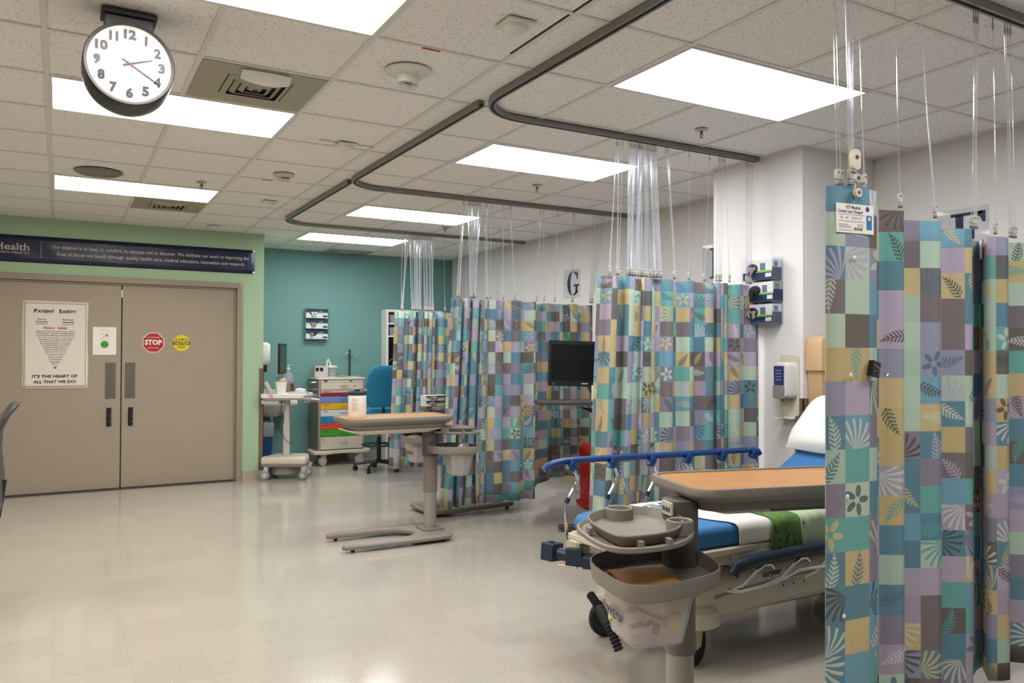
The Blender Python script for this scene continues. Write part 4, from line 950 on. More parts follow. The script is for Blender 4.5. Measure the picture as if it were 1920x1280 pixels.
for k, (c, a, b_, z, l, tx, ty, tz) in enumerate((('mint_red', -.20, -.22, .506, .11, .3, -.5, .35), ('yellow_stick', -.10, -.285, .515, .10, .1, .05, 1), ('yellow_stick', -.13, -.275, .512, .08, -.15, .1, 1), ('blue_stick', -.22, -.19, .500, .10, 1, .2, .1), ('white_plastic', -.235, -.24, .503, .12, .5, -.5, .3), ('mint_red', -.17, -.275, .502, .07, .4, .3, .6), ('yellow_stick', -.255, -.14, .510, .06, .2, .8, .2), ('blue_stick', -.07, -.25, .505, .06, .3, .6, .5))):
    p = Vector(rotp(NL, NR, a-.05, b_+.012, z)); d = Vector((tx, ty, tz)).normalized(); d.rotate(Matrix.Rotation(NR, 3, 'Z')); q = p+d*l*.5; p = p-d*l*.0
    m = MB(); m.tube([p+Vector((0, 0, .010)), q+Vector((0, 0, .010))], .011, c, 8, flat=(1.3, .7))
    tag(m.build('plastic_vial'), 'small '+{'mint_red': 'red', 'yellow_stick': 'yellow', 'blue_stick': 'pale blue', 'white_plastic': 'white'}[c]+' plastic supply stick in the nearest frosted bin', 'supply', {'mint_red': 'red', 'yellow_stick': 'yellow', 'blue_stick': 'pale blue', 'white_plastic': 'white'}[c]+' supplies in the frosted bin')
# brown paper bag in the lower tray
m = MB(); Bx = [(-.30, -.10), (-.13, -.02), (-.02, -.20), (-.10, -.30), (-.26, -.30)]
def bag(u, v):
    a = -.31+.20*u+.02*v; b_ = -.28+.24*v-.01*u; p = rotp(NL, NR, a, b_)
    return Vector((p[0], p[1], .663+.016*math.sin(math.pi*u)*math.sin(math.pi*v)+.006*math.sin(u*9+v*4)*math.sin(v*7)*math.sin(math.pi*v)))
m.grid(bag, 14, 14, 'brown_paper'); o = m.build('paper_bag'); so = o.modifiers.new('s', 'SOLIDIFY'); so.thickness = .006; so.offset = -1
tag(o, 'folded brown paper bag lying in the lower tray of the nearest overbed table', 'paper bag')

FL, FR = (2.49, 5.63, 0), math.pi
overbed(FL, FR, 'overbed table with a wipes canister on it, in the middle of the floor', x0=-.115, y0=-.22, flip=-1, ks=.78, vanity=True)
ZL = (2.86, 6.47, 0)
overbed(ZL, R(3), 'overbed table farthest away, half hidden behind the curtain', ks=.85)
def crumple(name, c, s, m_, label, cat, seed=1, flat=.5):
    random.seed(seed); m = MB(); n = 12; vs = []; fs = []
    m.lathe([(max(.001, math.sin(math.pi*i/8)), -math.cos(math.pi*i/8)*flat) for i in range(9)], m_, seg=14)
    m.v = [Vector((p.x*s*(1+.25*math.sin(p.y*7+seed)+random.uniform(-.12, .12)), p.y*s*(.8+random.uniform(-.12, .12)), p.z*s*(1+random.uniform(-.3, .3))))+Vector(c) for p in m.v]
    return tag(m.build(name, angle=20), label, cat)
p = rotp(FL, FR, -.20, .17); crumple('plastic_wrapper', (p[0], p[1], .695), .045, 'clear_bag', 'crumpled clear plastic wrapper in the lower tray of the middle overbed table', 'wrapper', 3, .8)
p = rotp(ZL, R(3), -.2, -.1); crumple('cloth_wad', (p[0], p[1], .682), .06, 'sheet_white', 'pale crumpled cloth in the tray of the farthest overbed table', 'cloth', 5, .4)
# wipes canister
cp = Vector((1.915, 5.66, 0)); zc = .9323
t = thing('wipes_canister', 'white disinfectant wipes canister with a navy lid on the overbed table', 'canister', (cp.x, cp.y, zc))
MB().lathe([(.001, 0), (.062, 0), (.066, .006), (.066, .158), (.062, .163), (.001, .163)], 'paper_white', seg=40).build('tub', t)
MB().lathe([(.001, .163), (.067, .163), (.068, .185), (.062, .194), (.058, .194), (.055, .186), (.001, .188)], 'lid_navy', seg=40).build('lid', t)
m = MB(); m.lathe([(.020, .187), (.022, .205), (.001, .206)], 'lid_navy', seg=20); m.build('spout', t)
m = MB(); m.box((.056, -.02, .198), (.016, .012, .016), 'orange', Matrix.Rotation(.4, 3, 'Y')); lab(m.build('lid_tab', t, bevel=.002), 'orange lid tab')
m = MB(); vd = math.atan2(-cp.y, -cp.x)
for k in range(11):
    z = .045+k*.009; w0 = -.62; w1 = -.62+(.75 if k % 4 else .45)
    pts = []
    for j in range(7): a = vd-(-(w0+(w1-w0)*j/6)); pts.append(a)
    for j in range(6):
        a, c = pts[j], pts[j+1]; r_ = .0663
        m.quad((r_*math.cos(a), r_*math.sin(a), z), (r_*math.cos(c), r_*math.sin(c), z), (r_*math.cos(c), r_*math.sin(c), z+.0025), (r_*math.cos(a), r_*math.sin(a), z+.0025), 'pinkish' if k in (0, 10) else 'ink_grey')
m.build('label_print', t, smooth=False)
for k in range(2):
    c = Vector(rotp(ZL, R(3), .03, .02)); 
    glove_box((c.x+.02, c.y+.06, .9385+.024+.048*k), R(2), .22, .046, .12, 'b', ('lower', 'upper')[k]+' glove box of the pair lying on the farthest overbed table', 'glove boxes on the overbed table')

# ================================================================== STRETCHER BED
YN, YF = 2.62, 3.24; YC = (YN+YF)/2
bed = thing('stretcher_bed', 'hospital stretcher with blue mattress and raised blue side rail', 'hospital bed', (0, 0, 0))
def bedz(x, th=0):
    if x < 3.38: return .63
    return .63+(x-3.38)*.56
m = MB(); rings = []
xs = [2.17, 2.18, 2.20, 2.24]+[2.3+.1*k for k in range(12)]+[3.5, 3.55, 3.7, 3.9, 4.05, 4.10, 4.115]
for i, x in enumerate(xs):
    e = {0: .045, 1: .022, 2: .010, 3: .002}.get(i, {len(xs)-1: .03, len(xs)-2: .01}.get(i, 0)); z = bedz(x)
    rings.append([(x, a, z-.05+b_) for a, b_ in rrect(YC, 0, .60-2*e, .10-2*e*.8, .032, 5)])
m.loft(rings, 'mattress_blue'); lab(m.build('mattress', bed, angle=60), 'blue mattress with raised backrest')
m = MB()
m.bx(2.19, 3.40, YN-.01, YN+.03, .503, .533, 'cream_metal'); m.bx(2.19, 3.47, YF-.03, YF+.01, .503, .533, 'cream_metal'); m.bx(2.165, 2.205, YN, YF, .50, .53, 'cream_metal'); m.bx(2.2, 3.46, YN+.03, YF-.03, .515, .528, 'cream_metal')
m.bx(3.42, 3.46, YN, YF, .49, .52, 'cream_metal')
m.build('deck_frame', bed, bevel=.006)
bk = MB(); ang_ = math.atan(.56); bk.box((3.78, YC, .70), (.74, .58, .018), 'cream_metal', Matrix.Rotation(-ang_, 3, 'Y')); bk.build('backrest_frame', bed, bevel=.003)
m = MB(); m.bx(2.55, 3.9, YN+.05, YN+.12, .44, .495, 'cream_metal'); m.bx(2.55, 3.9, YF-.12, YF-.05, .44, .495, 'cream_metal'); m.bx(2.75, 2.82, YN+.05, YF-.05, .40, .47, 'cream_metal'); m.bx(3.7, 3.77, YN+.05, YF-.05, .40, .47, 'cream_metal')
m.loft([[(2.68, a, b_) for a, b_ in rrect(YN+.03, .475, .06, .05, .02)], [(2.80, a, b_) for a, b_ in rrect(YN+.02, .485, .07, .06, .02)], [(3.25, a, b_) for a, b_ in rrect(YN+.02, .485, .07, .06, .02)]], 'light_grey'); m.build('litter_frame', bed, bevel=.005)
for x in (2.78, 3.72): MB().cyl((x, YC, .22), (x, YC, .45), .045, 'mid_grey').cyl((x, YC, .22), (x, YC, .34), .06, 'dark_grey').build('lift_column', bed)
# base hood
m = MB(); R_ = lambda x, w0, z0_, z1_: [(x, a, b_) for a, b_ in rrect(YC, (z0_+z1_)/2, w0, z1_-z0_, .05, 5)]
m.loft([R_(2.36, .28, .22, .32), R_(2.40, .40, .21, .345), R_(2.50, .50, .195, .37), R_(2.62, .52, .19, .385), R_(3.0, .52, .20, .41), R_(3.55, .52, .20, .40), R_(3.95, .44, .21, .35)], 'cream_plastic'); hood = m.build('base_hood', bed, angle=50)
m = MB(); yy = YC-.262
for (xa, xb, za, zb_) in ((2.58, 3.45, .325, .338),):
    n = 8
    for k in range(n): u0_, u1_ = k/n, (k+1)/n; a, c = xa+(xb-xa)*u0_, xa+(xb-xa)*u1_; za_, zc_ = za-.03+.05*u0_**.7, za-.03+.05*u1_**.7; m.quad((a, yy, za_), (c, yy, zc_), (c, yy, zc_+.013), (a, yy, za_+.013), 'mid_grey')
m.text('stryker', (2.885, yy-.0006, .352), (1, 0, .03), uz, 'ink', width=.125, height=.03, bold=.02)
for k in range(3):
    cx_ = 3.02+k*.072; cz_ = .305-.0*k
    for j in range(20): a, c = R(18*j), R(18*j+18); m.quad((cx_+.03*math.cos(a), yy, cz_+.03*math.sin(a)), (cx_+.03*math.cos(c), yy, cz_+.03*math.sin(c)), (cx_+.0285*math.cos(c), yy, cz_+.0285*math.sin(c)), (cx_+.0285*math.cos(a), yy, cz_+.0285*math.sin(a)), 'mid_grey')
    m.text(('BRAKE', 'NEUTRAL', 'STEER')[k], (cx_, yy-.0003, cz_+.004), (1, 0, .1), uz, 'ink', width=.04, height=.010, align='CENTER'); m.add([(cx_-.008, yy-.0003, cz_-.012), (cx_+.008, yy-.0003, cz_-.012), (cx_, yy-.0003, cz_+.000)], [(0, 1, 2)], 'ink')
m.build('hood_print', hood, smooth=False)
m = MB(); m.lathe([(.001, .265), (.05, .262), (.075, .245), (.085, .21), (.085, .185), (.07, .175), (.001, .175)], 'cream_plastic', (2.52, YN+.09, 0), seg=28, sx=1.25, sy=1); m.build('caster_cover', bed); 
m = MB(); m.lathe([(.001, .265), (.05, .262), (.075, .245), (.085, .21), (.085, .185), (.07, .175), (.001, .175)], 'cream_plastic', (2.46, YF-.09, 0), seg=28, sx=1.25, sy=1); m.build('caster_cover', bed)
m = MB(); m.bx(2.45, 4.0, YN+.16, YN+.22, .165, .20, 'dark_grey'); m.bx(2.45, 4.0, YF-.14, YF-.08, .155, .20, 'dark_grey'); m.bx(2.46, 2.54, YN+.1, YF-.1, .15, .19, 'dark_grey'); m.bx(3.9, 3.98, YN+.1, YF-.1, .15, .19, 'dark_grey'); m.build('base_frame', bed, bevel=.004)
for (x, y, a) in ((2.50, 2.72, .35), (2.375, 3.21, -.2), (3.93, 2.72, .1), (3.93, 3.16, 0)):
    e = Matrix.Rotation(a, 4, 'Z'); T0 = Matrix.Translation((x, y, 0)) @ e
    c = MB(); c.T = T0; r_ = .092
    c.lathe([(r_-.02, -.018), (r_-.004, -.016), (r_, -.008), (r_, .008), (r_-.004, .016), (r_-.02, .018)], 'black_rubber', (0, 0, r_), axis='y', seg=36); c.lathe([(.001, -.020), (.02, -.020), (.03, -.012), (r_-.021, -.017), (r_-.018, 0), (r_-.021, .017), (.03, .012), (.02, .020), (.001, .020)], 'light_grey', (0, 0, r_), axis='y', seg=36)
    cw = c.build('caster', bed)
    c = MB(); c.T = T0
    for s in (-1, 1): c.loft([[(-.02, s*.026, r_-.01), (.02, s*.026, r_-.01), (.05, s*.026, .19), (-.03, s*.026, .19)], [(-.02, s*.022, r_-.01), (.02, s*.022, r_-.01), (.05, s*.022, .19), (-.03, s*.022, .19)]], 'cream_metal')
    c.bx(-.03, .05, -.03, .03, .175, .195, 'cream_metal'); c.cyl((.02, 0, .18), (.02, 0, .21), .02, 'dark_grey'); c.build('fork', cw)
# far rail, raised
YR_ = 3.33
m = MB(); pts = [atY(x, y, YR_) for x, y in ((1020, 881), (1026, 874), (1040, 868), (1058, 864), (1085, 861.5), (1160, 857.5), (1260, 852), (1340, 847), (1395, 843.5), (1412, 842.5), (1421, 845), (1424, 851))]
m.tube(pts, .0165, 'rail_blue', 14); lab(m.build('side_rail', bed), 'raised blue side rail')
rr_ = bed.children[-1]
for (x, y) in ((1070, 873), (1146, 868), (1220, 864), (1288, 859), (1353, 855), (1412, 850)):
    p = atY(x, y, YR_-.012); q = MB(); q.box((p.x+.004, YR_-.012, p.z), (.034, .04, .052), 'navy_plastic' if False else 'rail_blue', Matrix.Rotation(R(28), 3, 'Y')); q.cyl((p.x, YR_-.034, p.z+.006), (p.x, YR_-.037, p.z+.006), .009, 'navy_plastic', seg=14); q.build('pivot', rr_, bevel=.006)
    x0_, z0_ = p.x+.008, p.z-.015
    q = MB(); q.tube([(x0_, YR_, z0_), (x0_+.028, YR_, z0_-.020), (x0_+.040, YR_, z0_-.045), (x0_+.036, YR_, z0_-.075), (x0_+.010, YR_, z0_-.115), (x0_-.018, YR_, z0_-.155), (x0_-.030, YR_, z0_-.185), (x0_-.030, YR_, z0_-.23), (x0_-.022, YR_, z0_-.34), (x0_-.005, YR_, z0_-.375), (x0_+.03, YR_-.02, z0_-.38)], .0085, 'chrome', 12); q.cyl((x0_-.014, YR_, z0_-.148), (x0_-.026, YR_, z0_-.172), .0115, 'black_rubber', seg=14); q.build('rail_post', rr_)
m = MB(); m.tube([(2.24, YR_-.02, .43), (3.62, YR_-.02, .405)], .013, 'chrome', 12); m.bx(2.22, 2.28, YF-.02, YR_, .41, .47, 'cream_metal'); m.bx(3.4, 3.46, YF-.05, YR_, .40, .46, 'cream_metal'); m.build('rail_mount', bed)
# near rail, folded down
m = MB(); yn = YN-.045; m.tube([(2.60, yn, .425), (2.62, yn, .452), (2.70, yn, .468), (2.95, yn, .478), (3.7, yn, .478), (3.8, yn, .46)], .024, 'navy_plastic', 14, flat=(.8, 1.2)); nr = m.build('side_rail', bed); lab(nr, 'folded down navy side rail')
m = MB()
for k in range(5):
    a = 2.56+k*.24
    m.tube([(a, yn-.01, .36), (a+.08, yn-.012, .375), (a+.17, yn-.008, .425), (a+.23, yn-.004, .447), (a+.27, yn, .44), (a+.29, yn, .42)], .008, 'chrome', 10)
m.tube([(2.54, yn-.018, .368), (2.62, yn-.020, .352), (2.85, yn-.02, .365), (3.0, yn-.018, .398), (3.2, yn-.018, .392), (3.5, yn-.018, .41)], .008, 'chrome', 10); m.build('folded_posts', nr)
# foot end: navy grip block and black release pedal
m = MB(); 
def bq(mb, x, y, z, sx_, sy_, sz_, m_, rot=0, tilt=0): mb.box((x, y, z), (sx_, sy_, sz_), m_, Matrix.Rotation(rot, 3, 'Z') @ Matrix.Rotation(tilt, 3, 'Y'))
bq(m, 2.115, 3.305, .43, .085, .075, .085, 'navy_plastic', .3, .1); m.cyl((2.108, 3.30, .475), (2.108, 3.30, .483), .014, 'black_plastic', seg=14)
m.tube([(2.13, 3.28, .425), (2.19, 3.20, .412), (2.25, 3.12, .405)], .030, 'navy_plastic', 12); bq(m, 2.17, 3.19, .42, .03, .085, .085, 'navy_plastic', .7); bq(m, 2.25, 3.08, .41, .12, .16, .055, 'navy_plastic', .7, .05); m.build('foot_grip', bed, bevel=.008)
m = MB(); m.tube([(2.12, 3.25, .378), (2.18, 3.18, .374)], .010, 'cream_plastic', 10, flat=(1.6, .8)); m.build('grip_lever', bed)
m = MB(); m.box((2.33, 3.02, .45), (.05, .05, .12), 'cream_metal'); m.bx(2.2, 2.5, YC-.03, YC+.03, .37, .41, 'cream_metal'); m.build('foot_bracket', bed, bevel=.004)
A, B_ = atY(1106, 1113, 2.93), atY(1160, 1217, 2.70)
m = MB(); d = (B_-A); k_ = [0, .08, .16, .24, .30, .36, .5, .64, .7, .76, .84, .92, 1.0]; pts, rs = [], []
for i in range(40):
    s = i/39; rib = .0035*(1 if (i % 2) else -1) if (s < .34 or s > .68) else 0
    base = .0165 if s < .34 else (.0225 if s < .66 else .0185); pts.append(A+d*s+Vector((0, 0, .02*math.sin(math.pi*s)))); rs.append(base+rib)
m.tube(pts, rs, 'black_rubber', 14); pd = m.build('release_pedal', bed); lab(pd, 'black ribbed foot pedal')
m = MB(); c = A+d*.5; m.tube([c, c+Vector((.08, .06, .0)), (2.38, 3.0, .19)], .014, 'dark_grey', 10); m.build('pedal_arm', pd)
# bedding
def drape(name, xa, xb, label, cat, m_, drop=.10, lift=.004, nx=26, slant=0, wob=.003, thick=.003, ytop=None, bot=None):
    yt = ytop if ytop is not None else YF-.03; L1 = (yt-YN); Lt = L1+drop; m = MB()
    def fn(u, v):
        s = v*Lt; x = xa+(xb-xa)*u; fold = wob*(math.sin(x*60+s*9)+.7*math.sin(x*33-s*17))
        if s < L1-.028: y = yt-s; z = bedz(x)+lift+abs(fold)*.6; x2 = x+slant*(L1-s)
        else:
            e = s-(L1-.028); a = min(e/.045, 1)*math.pi/2; y = YN+.028-.030*math.sin(a)-lift-abs(fold)*.9; z = bedz(x)+lift-.028*(1-math.cos(a))-max(0, e-.045); x2 = x+slant*.02
        if bot is not None and s > L1: z = max(z, bot(u))
        return Vector((x2+.012*math.sin(s*14+x*9)*(0 if v < .02 else 1), y, z))
    m.grid(fn, nx, 34, m_); o = m.build(name, angle=80); so = o.modifiers.new('s', 'SOLIDIFY'); so.thickness = thick; so.offset = 1
    return tag(o, label, cat)
drape('folded_sheet', 2.665, 3.12, 'white folded sheet laid across the blue mattress', 'sheet', 'sheet_white', drop=.082, slant=-.25)
drape('patient_gown', 2.87, 3.09, 'green dotted patient gown hanging over the near side of the stretcher', 'gown', 'gown_green', drop=.185, lift=.010, slant=.12, wob=.007)
o = drape('gown_lining', 3.07, 3.34, 'pale green gown lining folded over the mattress beside the green gown', 'gown', 'gown_pale', drop=.175, lift=.012, slant=.06, wob=.008)
random.seed(11); m = MB()
for k in range(26):
    x = random.uniform(2.88, 3.08); 
    if k < 16: z = random.uniform(.475, .60); p = Vector((x, YN-.021-random.uniform(.0, .002), z)); a, b_ = Vector((.006, 0, .004)), Vector((-.002, 0, .009))
    else: y = random.uniform(YN+.05, YF-.1); p = Vector((x+.12*(YF-.03-y)*0+.12*(y-YN), y, .6475)); a, b_ = Vector((.006, .003, 0)), Vector((-.003, .009, 0))
    m.add([p-a, p-b_, p+a, p+b_], [(0, 1, 2, 3)], 'navy_dot')
tag(m.build('gown_pattern', bpy.data.objects['patient_gown'], smooth=False))
m = MB(); m.grid(lambda u, v: Vector((2.50+.26*u+.03*v, 3.03+.09*v-.03*u, .638+.012*math.sin(math.pi*v)*(1+.5*math.sin(u*14)))), 16, 8, 'clear_bag'); o = m.build('plastic_packet'); so = o.modifiers.new('s', 'SOLIDIFY'); so.thickness = .004; so.offset = 1
tag(o, 'clear plastic packet with a blue print lying on the sheet under the nearest overbed table', 'packet'); lab(MB().box((2.63, 3.07, .657), (.06, .03, .004), 'drawer_sky').build('blue_print', o), 'blue printed patch')
# pillow
m = MB(); tilt = Matrix.Rotation(R(-44), 3, 'Y'); PC = Vector((3.865, 2.985, 1.0))
def pil(u, v, s):
    a, b_ = (u*2-1), (v*2-1); ed = max(0, (1-abs(a)**4)*(1-abs(b_)**4))**.5
    p = Vector((a*.215*(1-.05*b_*b_), b_*.30*(1-.06*a*a), s*(.078*ed+.004*math.sin(a*6+b_*5)*ed))); return PC+tilt @ p
m.grid(lambda u, v: pil(u, v, 1), 24, 24, 'pillow_white'); m.grid(lambda u, v: pil(u, v, -1), 24, 24, 'pillow_white')
tag(m.build('pillow', angle=80), 'white pillow propped on the raised head of the stretcher', 'pillow')

# ================================================================== FAR ALCOVE: carts, stool, cabinet, sink
def caster(parent, x, y, r_, name='caster', m_='dark_grey', rim='mid_grey', a=0, zt=None, twin=False):
    T0 = Matrix.Translation((x, y, 0)) @ Matrix.Rotation(a, 4, 'Z'); c = MB(); c.T = T0; zt = zt or r_*2+.02
    for s in ((-.012, .012) if twin else (0,)):
        c.lathe([(.001, s-.009), (r_*.8, s-.010), (r_, s-.006), (r_, s+.006), (r_*.8, s+.010), (.001, s+.009)], m_, (0, 0, r_), axis='y', seg=24); c.lathe([(.001, s-.0115), (r_*.5, s-.0112), (r_*.55, s), (r_*.5, s+.0112), (.001, s+.0115)], rim, (0, 0, r_), axis='y', seg=18)
    c.loft([[(-r_*.3, -.02, r_), (r_*.3, -.02, r_), (r_*.3, .02, r_), (-r_*.3, .02, r_)], [(-.005, -.022, zt-.01), (r_*.9, -.022, zt-.01), (r_*.9, .022, zt-.01), (-.005, .022, zt-.01)]], rim); c.cyl((r_*.4, 0, zt-.012), (r_*.4, 0, zt+.01), .010, rim, seg=12)
    return c.build(name, parent)
# workstation on wheels
wow = thing('computer_cart', 'white computer cart on wheels with a small edge-on monitor', 'computer cart', (2.255, 9.06, 0), R(-28))
m = MB(); O = [(-.24, -.20), (.24, -.20), (.245, -.10), (.20, .17), (.12, .21), (-.12, .21), (-.20, .17), (-.245, -.10)]
q = lambda d, z: [(a, b_, z) for a, b_ in inset(O, d)]
m.loft([q(.0, .185), q(-.005, .20), q(-.005, .235), q(.02, .255), q(.08, .262)], 'cream_plastic'); m.build('base', wow, angle=50)
m = MB(); m.loft([q(.01, .15), q(0, .185)], 'mid_grey'); m.lathe([(.001, .045), (.15, .045), (.165, .06), (.165, .15), (.001, .15)], 'mid_grey', (-.02, 0, 0), seg=32, sx=1, sy=.9); lab(m.build('battery_housing', wow), 'grey round battery housing')
for (x, y, a) in ((-.215, -.17, .3), (.215, -.17, -.4), (.19, .15, .7), (-.19, .15, 0)): caster(wow, x, y, .055, m_='mid_grey', rim='light_grey', a=a, zt=.16, twin=True)
m = MB(); m.prism(rrect(-.01, 0, .075, .07, .012), .262, .62, 'light_grey'); m.prism(rrect(-.01, 0, .062, .058, .01), .62, .885, 'light_grey'); m.prism(rrect(.018, .0, .02, .05, .004), .262, .60, 'mid_grey'); m.build('column', wow, bevel=.002)
m = MB(); m.prism(rrect(-.01, 0, .50, .40, .03), .905, .955, 'white_plastic'); m.prism(rrect(-.01, 0, .46, .36, .03), .885, .905, 'light_grey'); m.prism(rrect(-.16, -.05, .2, .22, .01), .84, .885, 'light_grey'); m.build('worktop', wow, bevel=.006)
m = MB(); m.bx(.22, .30, -.22, .12, .86, .94, 'mid_grey'); m.box((.30, -.16, .885), (.20, .14, .012), 'mid_grey', Matrix.Rotation(.12, 3, 'Y')); m.build('side_shelf', wow, bevel=.004)
m = MB(); m.box((.14, -.08, .964), (.20, .14, .016), 'light_grey', Matrix.Rotation(.0, 3, 'Z'))
for i in range(9):
    for j in range(4): m.box((.055+i*.0205, -.135+j*.027, .9735), (.016, .021, .004), 'white_plastic')
m.build('keyboard', wow)
m = MB(); m.tube([(-.12, .05, .955), (-.13, .04, 1.02), (-.10, .03, 1.08), (-.12, .02, 1.14)], .016, 'mid_grey', 10); m.box((-.085, .02, 1.20), (.03, .08, .07), 'mid_grey'); m.build('monitor_arm', wow)
mr = Matrix.Rotation(R(94), 3, 'Z')
m = MB(); m.box((-.07, 0, 1.345), (.40, .028, .34), 'black_plastic', mr); m.box((-.07-.0, 0, 1.345), (.37, .0285, .31), 'screen', mr); mon = m.build('monitor', wow, bevel=.004)
m = MB(); m.box(Vector((-.07, 0, 1.345))+mr @ Vector((0, .0165, 0)), (.40, .004, .34), 'light_grey', mr); m.build('back_cover', mon)
m = MB(); m.box((-.17, -.13, .965), (.035, .10, .02), 'light_grey'); m.tube([(-.20, -.2, 1.09), (-.155, -.2, 1.0), (-.13, -.2, .92)], .014, 'light_grey', 8, flat=(.8, 1.6)); m.build('handle', wow)
cable = [(-.06, -.03, .86), (-.075, -.05, .72), (-.07, -.06, .66), (-.085, -.04, .60), (-.06, -.07, .54), (-.04, -.06, .48), (0, -.07, .42), (.04, -.07, .40), (.07, -.06, .42)]
m = MB(); m.tube(cable, .004, 'dark_grey', 6)
for k in range(7): z = .72-k*.035; m.tube([(-.075+.02*math.cos(a)*.9, -.05+.02*math.sin(a), z+.03*a/6.28) for a in [j*.7 for j in range(10)]], .0035, 'dark_grey', 6)
m.build('coiled_cable', wow)
wl = Matrix.Translation((2.255, 9.06, 0)) @ Matrix.Rotation(R(-28), 4, 'Z')
def W_(x, y, z): return wl @ Vector((x, y, z))
p = W_(-.06, -.10, .9562); t = thing('waste_cup', 'small white open bin with brown tissue on the computer cart', 'bin', p)
MB().loft([[(a, b_, 0) for a, b_ in rrect(0, 0, .095, .08, .015)], [(a, b_, .13) for a, b_ in rrect(0, 0, .125, .105, .02)], [(a, b_, .13) for a, b_ in rrect(0, 0, .117, .097, .018)], [(a, b_, .01) for a, b_ in rrect(0, 0, .088, .073, .012)]], 'white_plastic').build('bin_body', t)
crumple('tissue', (0.02, 0, .135), .04, 'pinkish', None, None, 4, .6).parent = t; crumple('tissue', (0.03, .01, .155), .025, 'paper_white', None, None, 9, .5).parent = t
p = W_(.12, .08, .985); crumple('cloth_wad', p, .05, 'sheet_white', 'white crumpled wipe on the computer cart beside the keyboard', 'cloth', 8, .45)
p = W_(.30, -.17, .903); tag(MB().box(p, (.17, .11, .006), 'paper_white', Matrix.Rotation(R(-28), 3, 'Z') @ Matrix.Rotation(.12, 3, 'Y')).build('paper_pad'), 'white paper pad on the side shelf of the computer cart', 'paper')

# crash cart
cc = thing('crash_cart', 'cream medical supply cart with rainbow coloured drawers', 'cart', (0, 0, 0))
X0, X1, Y0, Y1 = 2.815, 3.41, 9.80, 10.235
zY = lambda y: atY(640, y, Y0).z
m = MB(); m.bx(X0, X1, Y0+.012, Y1, .19, 1.075, 'mid_grey'); m.build('body', cc, bevel=.004)
for x in (X0+.012, X1-.012): MB().lathe([(.012, .19), (.012, 1.072)], 'metal_silver', (x, Y0+.004, 0), seg=16, sx=1.4, sy=1).build('corner_post', cc)
m = MB(); m.prism(rrect((X0+X1)/2, (Y0+Y1)/2, X1-X0+.03, Y1-Y0+.02, .02), 1.0755, 1.10, 'cream_plastic'); m.build('worktop', cc, bevel=.006)
m = MB(); BO = [(X0-.09, Y0-.0), (X0-.05, Y0-.06), (X0+.14, Y0-.07), (X0+.2, Y0-.015), (X1-.2, Y0-.015), (X1-.14, Y0-.07), (X1+.05, Y0-.06), (X1+.09, Y0), (X1+.05, Y1), (X0-.05, Y1)]
m.prism(chaikin(BO, 1), .145, .188, 'cream_plastic'); m.build('bumper_base', cc, bevel=.008)
for (x, y, a) in ((X0+.06, Y0+.01, .5), (X1-.06, Y0+.01, -.5), (X0+.05, Y1-.07, 0), (X1-.05, Y1-.07, 0)): caster(cc, x, y, .058, m_='light_grey', rim='cream_plastic', a=a, zt=.15, twin=True)
rows = [(717, 730, 'cream_metal'), (730.5, 736, 'drawer_pink'), (736.3, 742, 'drawer_red'), (742.4, 754.5, 'drawer_blue'), (755, 767, 'drawer_yellow'), (767.5, 779.5, 'drawer_white'), (780, 792, 'drawer_sky'), (792.4, 803.8, 'drawer_orange'), (804.3, 817, 'drawer_green'), (817.6, 841, 'cream_metal')]
txt = ['', 'PINK/RED', '', '', 'YELLOW', 'WHITE', 'BLUE', 'ORANGE', 'GREEN', '']
cn = ['cream', 'pink', 'dark red', 'light blue', 'yellow', 'white', 'blue', 'orange', 'green', 'deep cream']
for k, (ya, yb, c) in enumerate(rows):
    za, zb_ = zY(yb), zY(ya); m = MB(); m.bx(X0+.028, X1-.028, Y0-.004, Y0+.011, za+.001, zb_-.001, c)
    if txt[k]: m.text(txt[k], (X0+.06, Y0-.0046, zb_-.03), ux, uz, 'ink', height=.014, bold=.02)
    if k == 9:
        for j in range(3): m.bx(X0+.045, X0+.085, Y0-.0047, Y0-.0042, zb_-.03-.015*j, zb_-.026-.015*j, 'ink_red')
    if k == 0: m.lathe([(.001, -.001), (.012, 0)], 'ink_red', (X1-.13, Y0-.0045, (za+zb_)/2), axis='y', seg=12)
    dr = lab(m.build('drawer', cc, bevel=.002), cn[k]+' drawer front')
    if k != 1:
        xc = (X0+X1)/2+.03; zc = (za+zb_)/2
        MB().tube([(xc-.05, Y0-.004, zc), (xc-.045, Y0-.016, zc), (xc+.045, Y0-.016, zc), (xc+.05, Y0-.004, zc)], .0035, 'chrome', 8).build('handle', dr)
m = MB(); m.bx(X0+.028, X1-.028, Y0-.002, Y0+.011, zY(716.5), 1.072, 'cream_metal'); m.lathe([(.001, -.003), (.022, -.002), (.024, 0)], 'dark_grey', (X0+.09, Y0-.002, zY(713.5)), axis='y', seg=14, sx=1.3, sy=.4); m.bx(X1-.2, X1-.16, Y0-.003, Y0-.002, zY(714.8), zY(713), 'ink'); m.build('lock_panel', cc, smooth=False)
m = MB(); px0 = 3.35; yb_ = Y1-.012
m.cyl((px0, yb_, 1.10), (px0, yb_, 1.46), .013, 'dark_grey')
m.build('pole', cc)
for s in (-1, 1): MB().tube([(px0, yb_, 1.42), (px0+s*.04, yb_, 1.41), (px0+s*.085, yb_-.01, 1.35), (px0+s*.11, yb_-.01, 1.345), (px0+s*.12, yb_-.01, 1.365), (px0+s*.11, yb_-.01, 1.385)], .004, 'chrome', 8).build('hook', cc)
m = MB()
for k in range(4): m.tube([(X0-.012, Y0+.05+k*.05, 1.05), (X0-.07, Y0+.05+k*.05, 1.04), (X0-.075, Y0+.05+k*.05, .88), (X0-.01, Y0+.05+k*.05, .87)], .0025, 'chrome', 6)
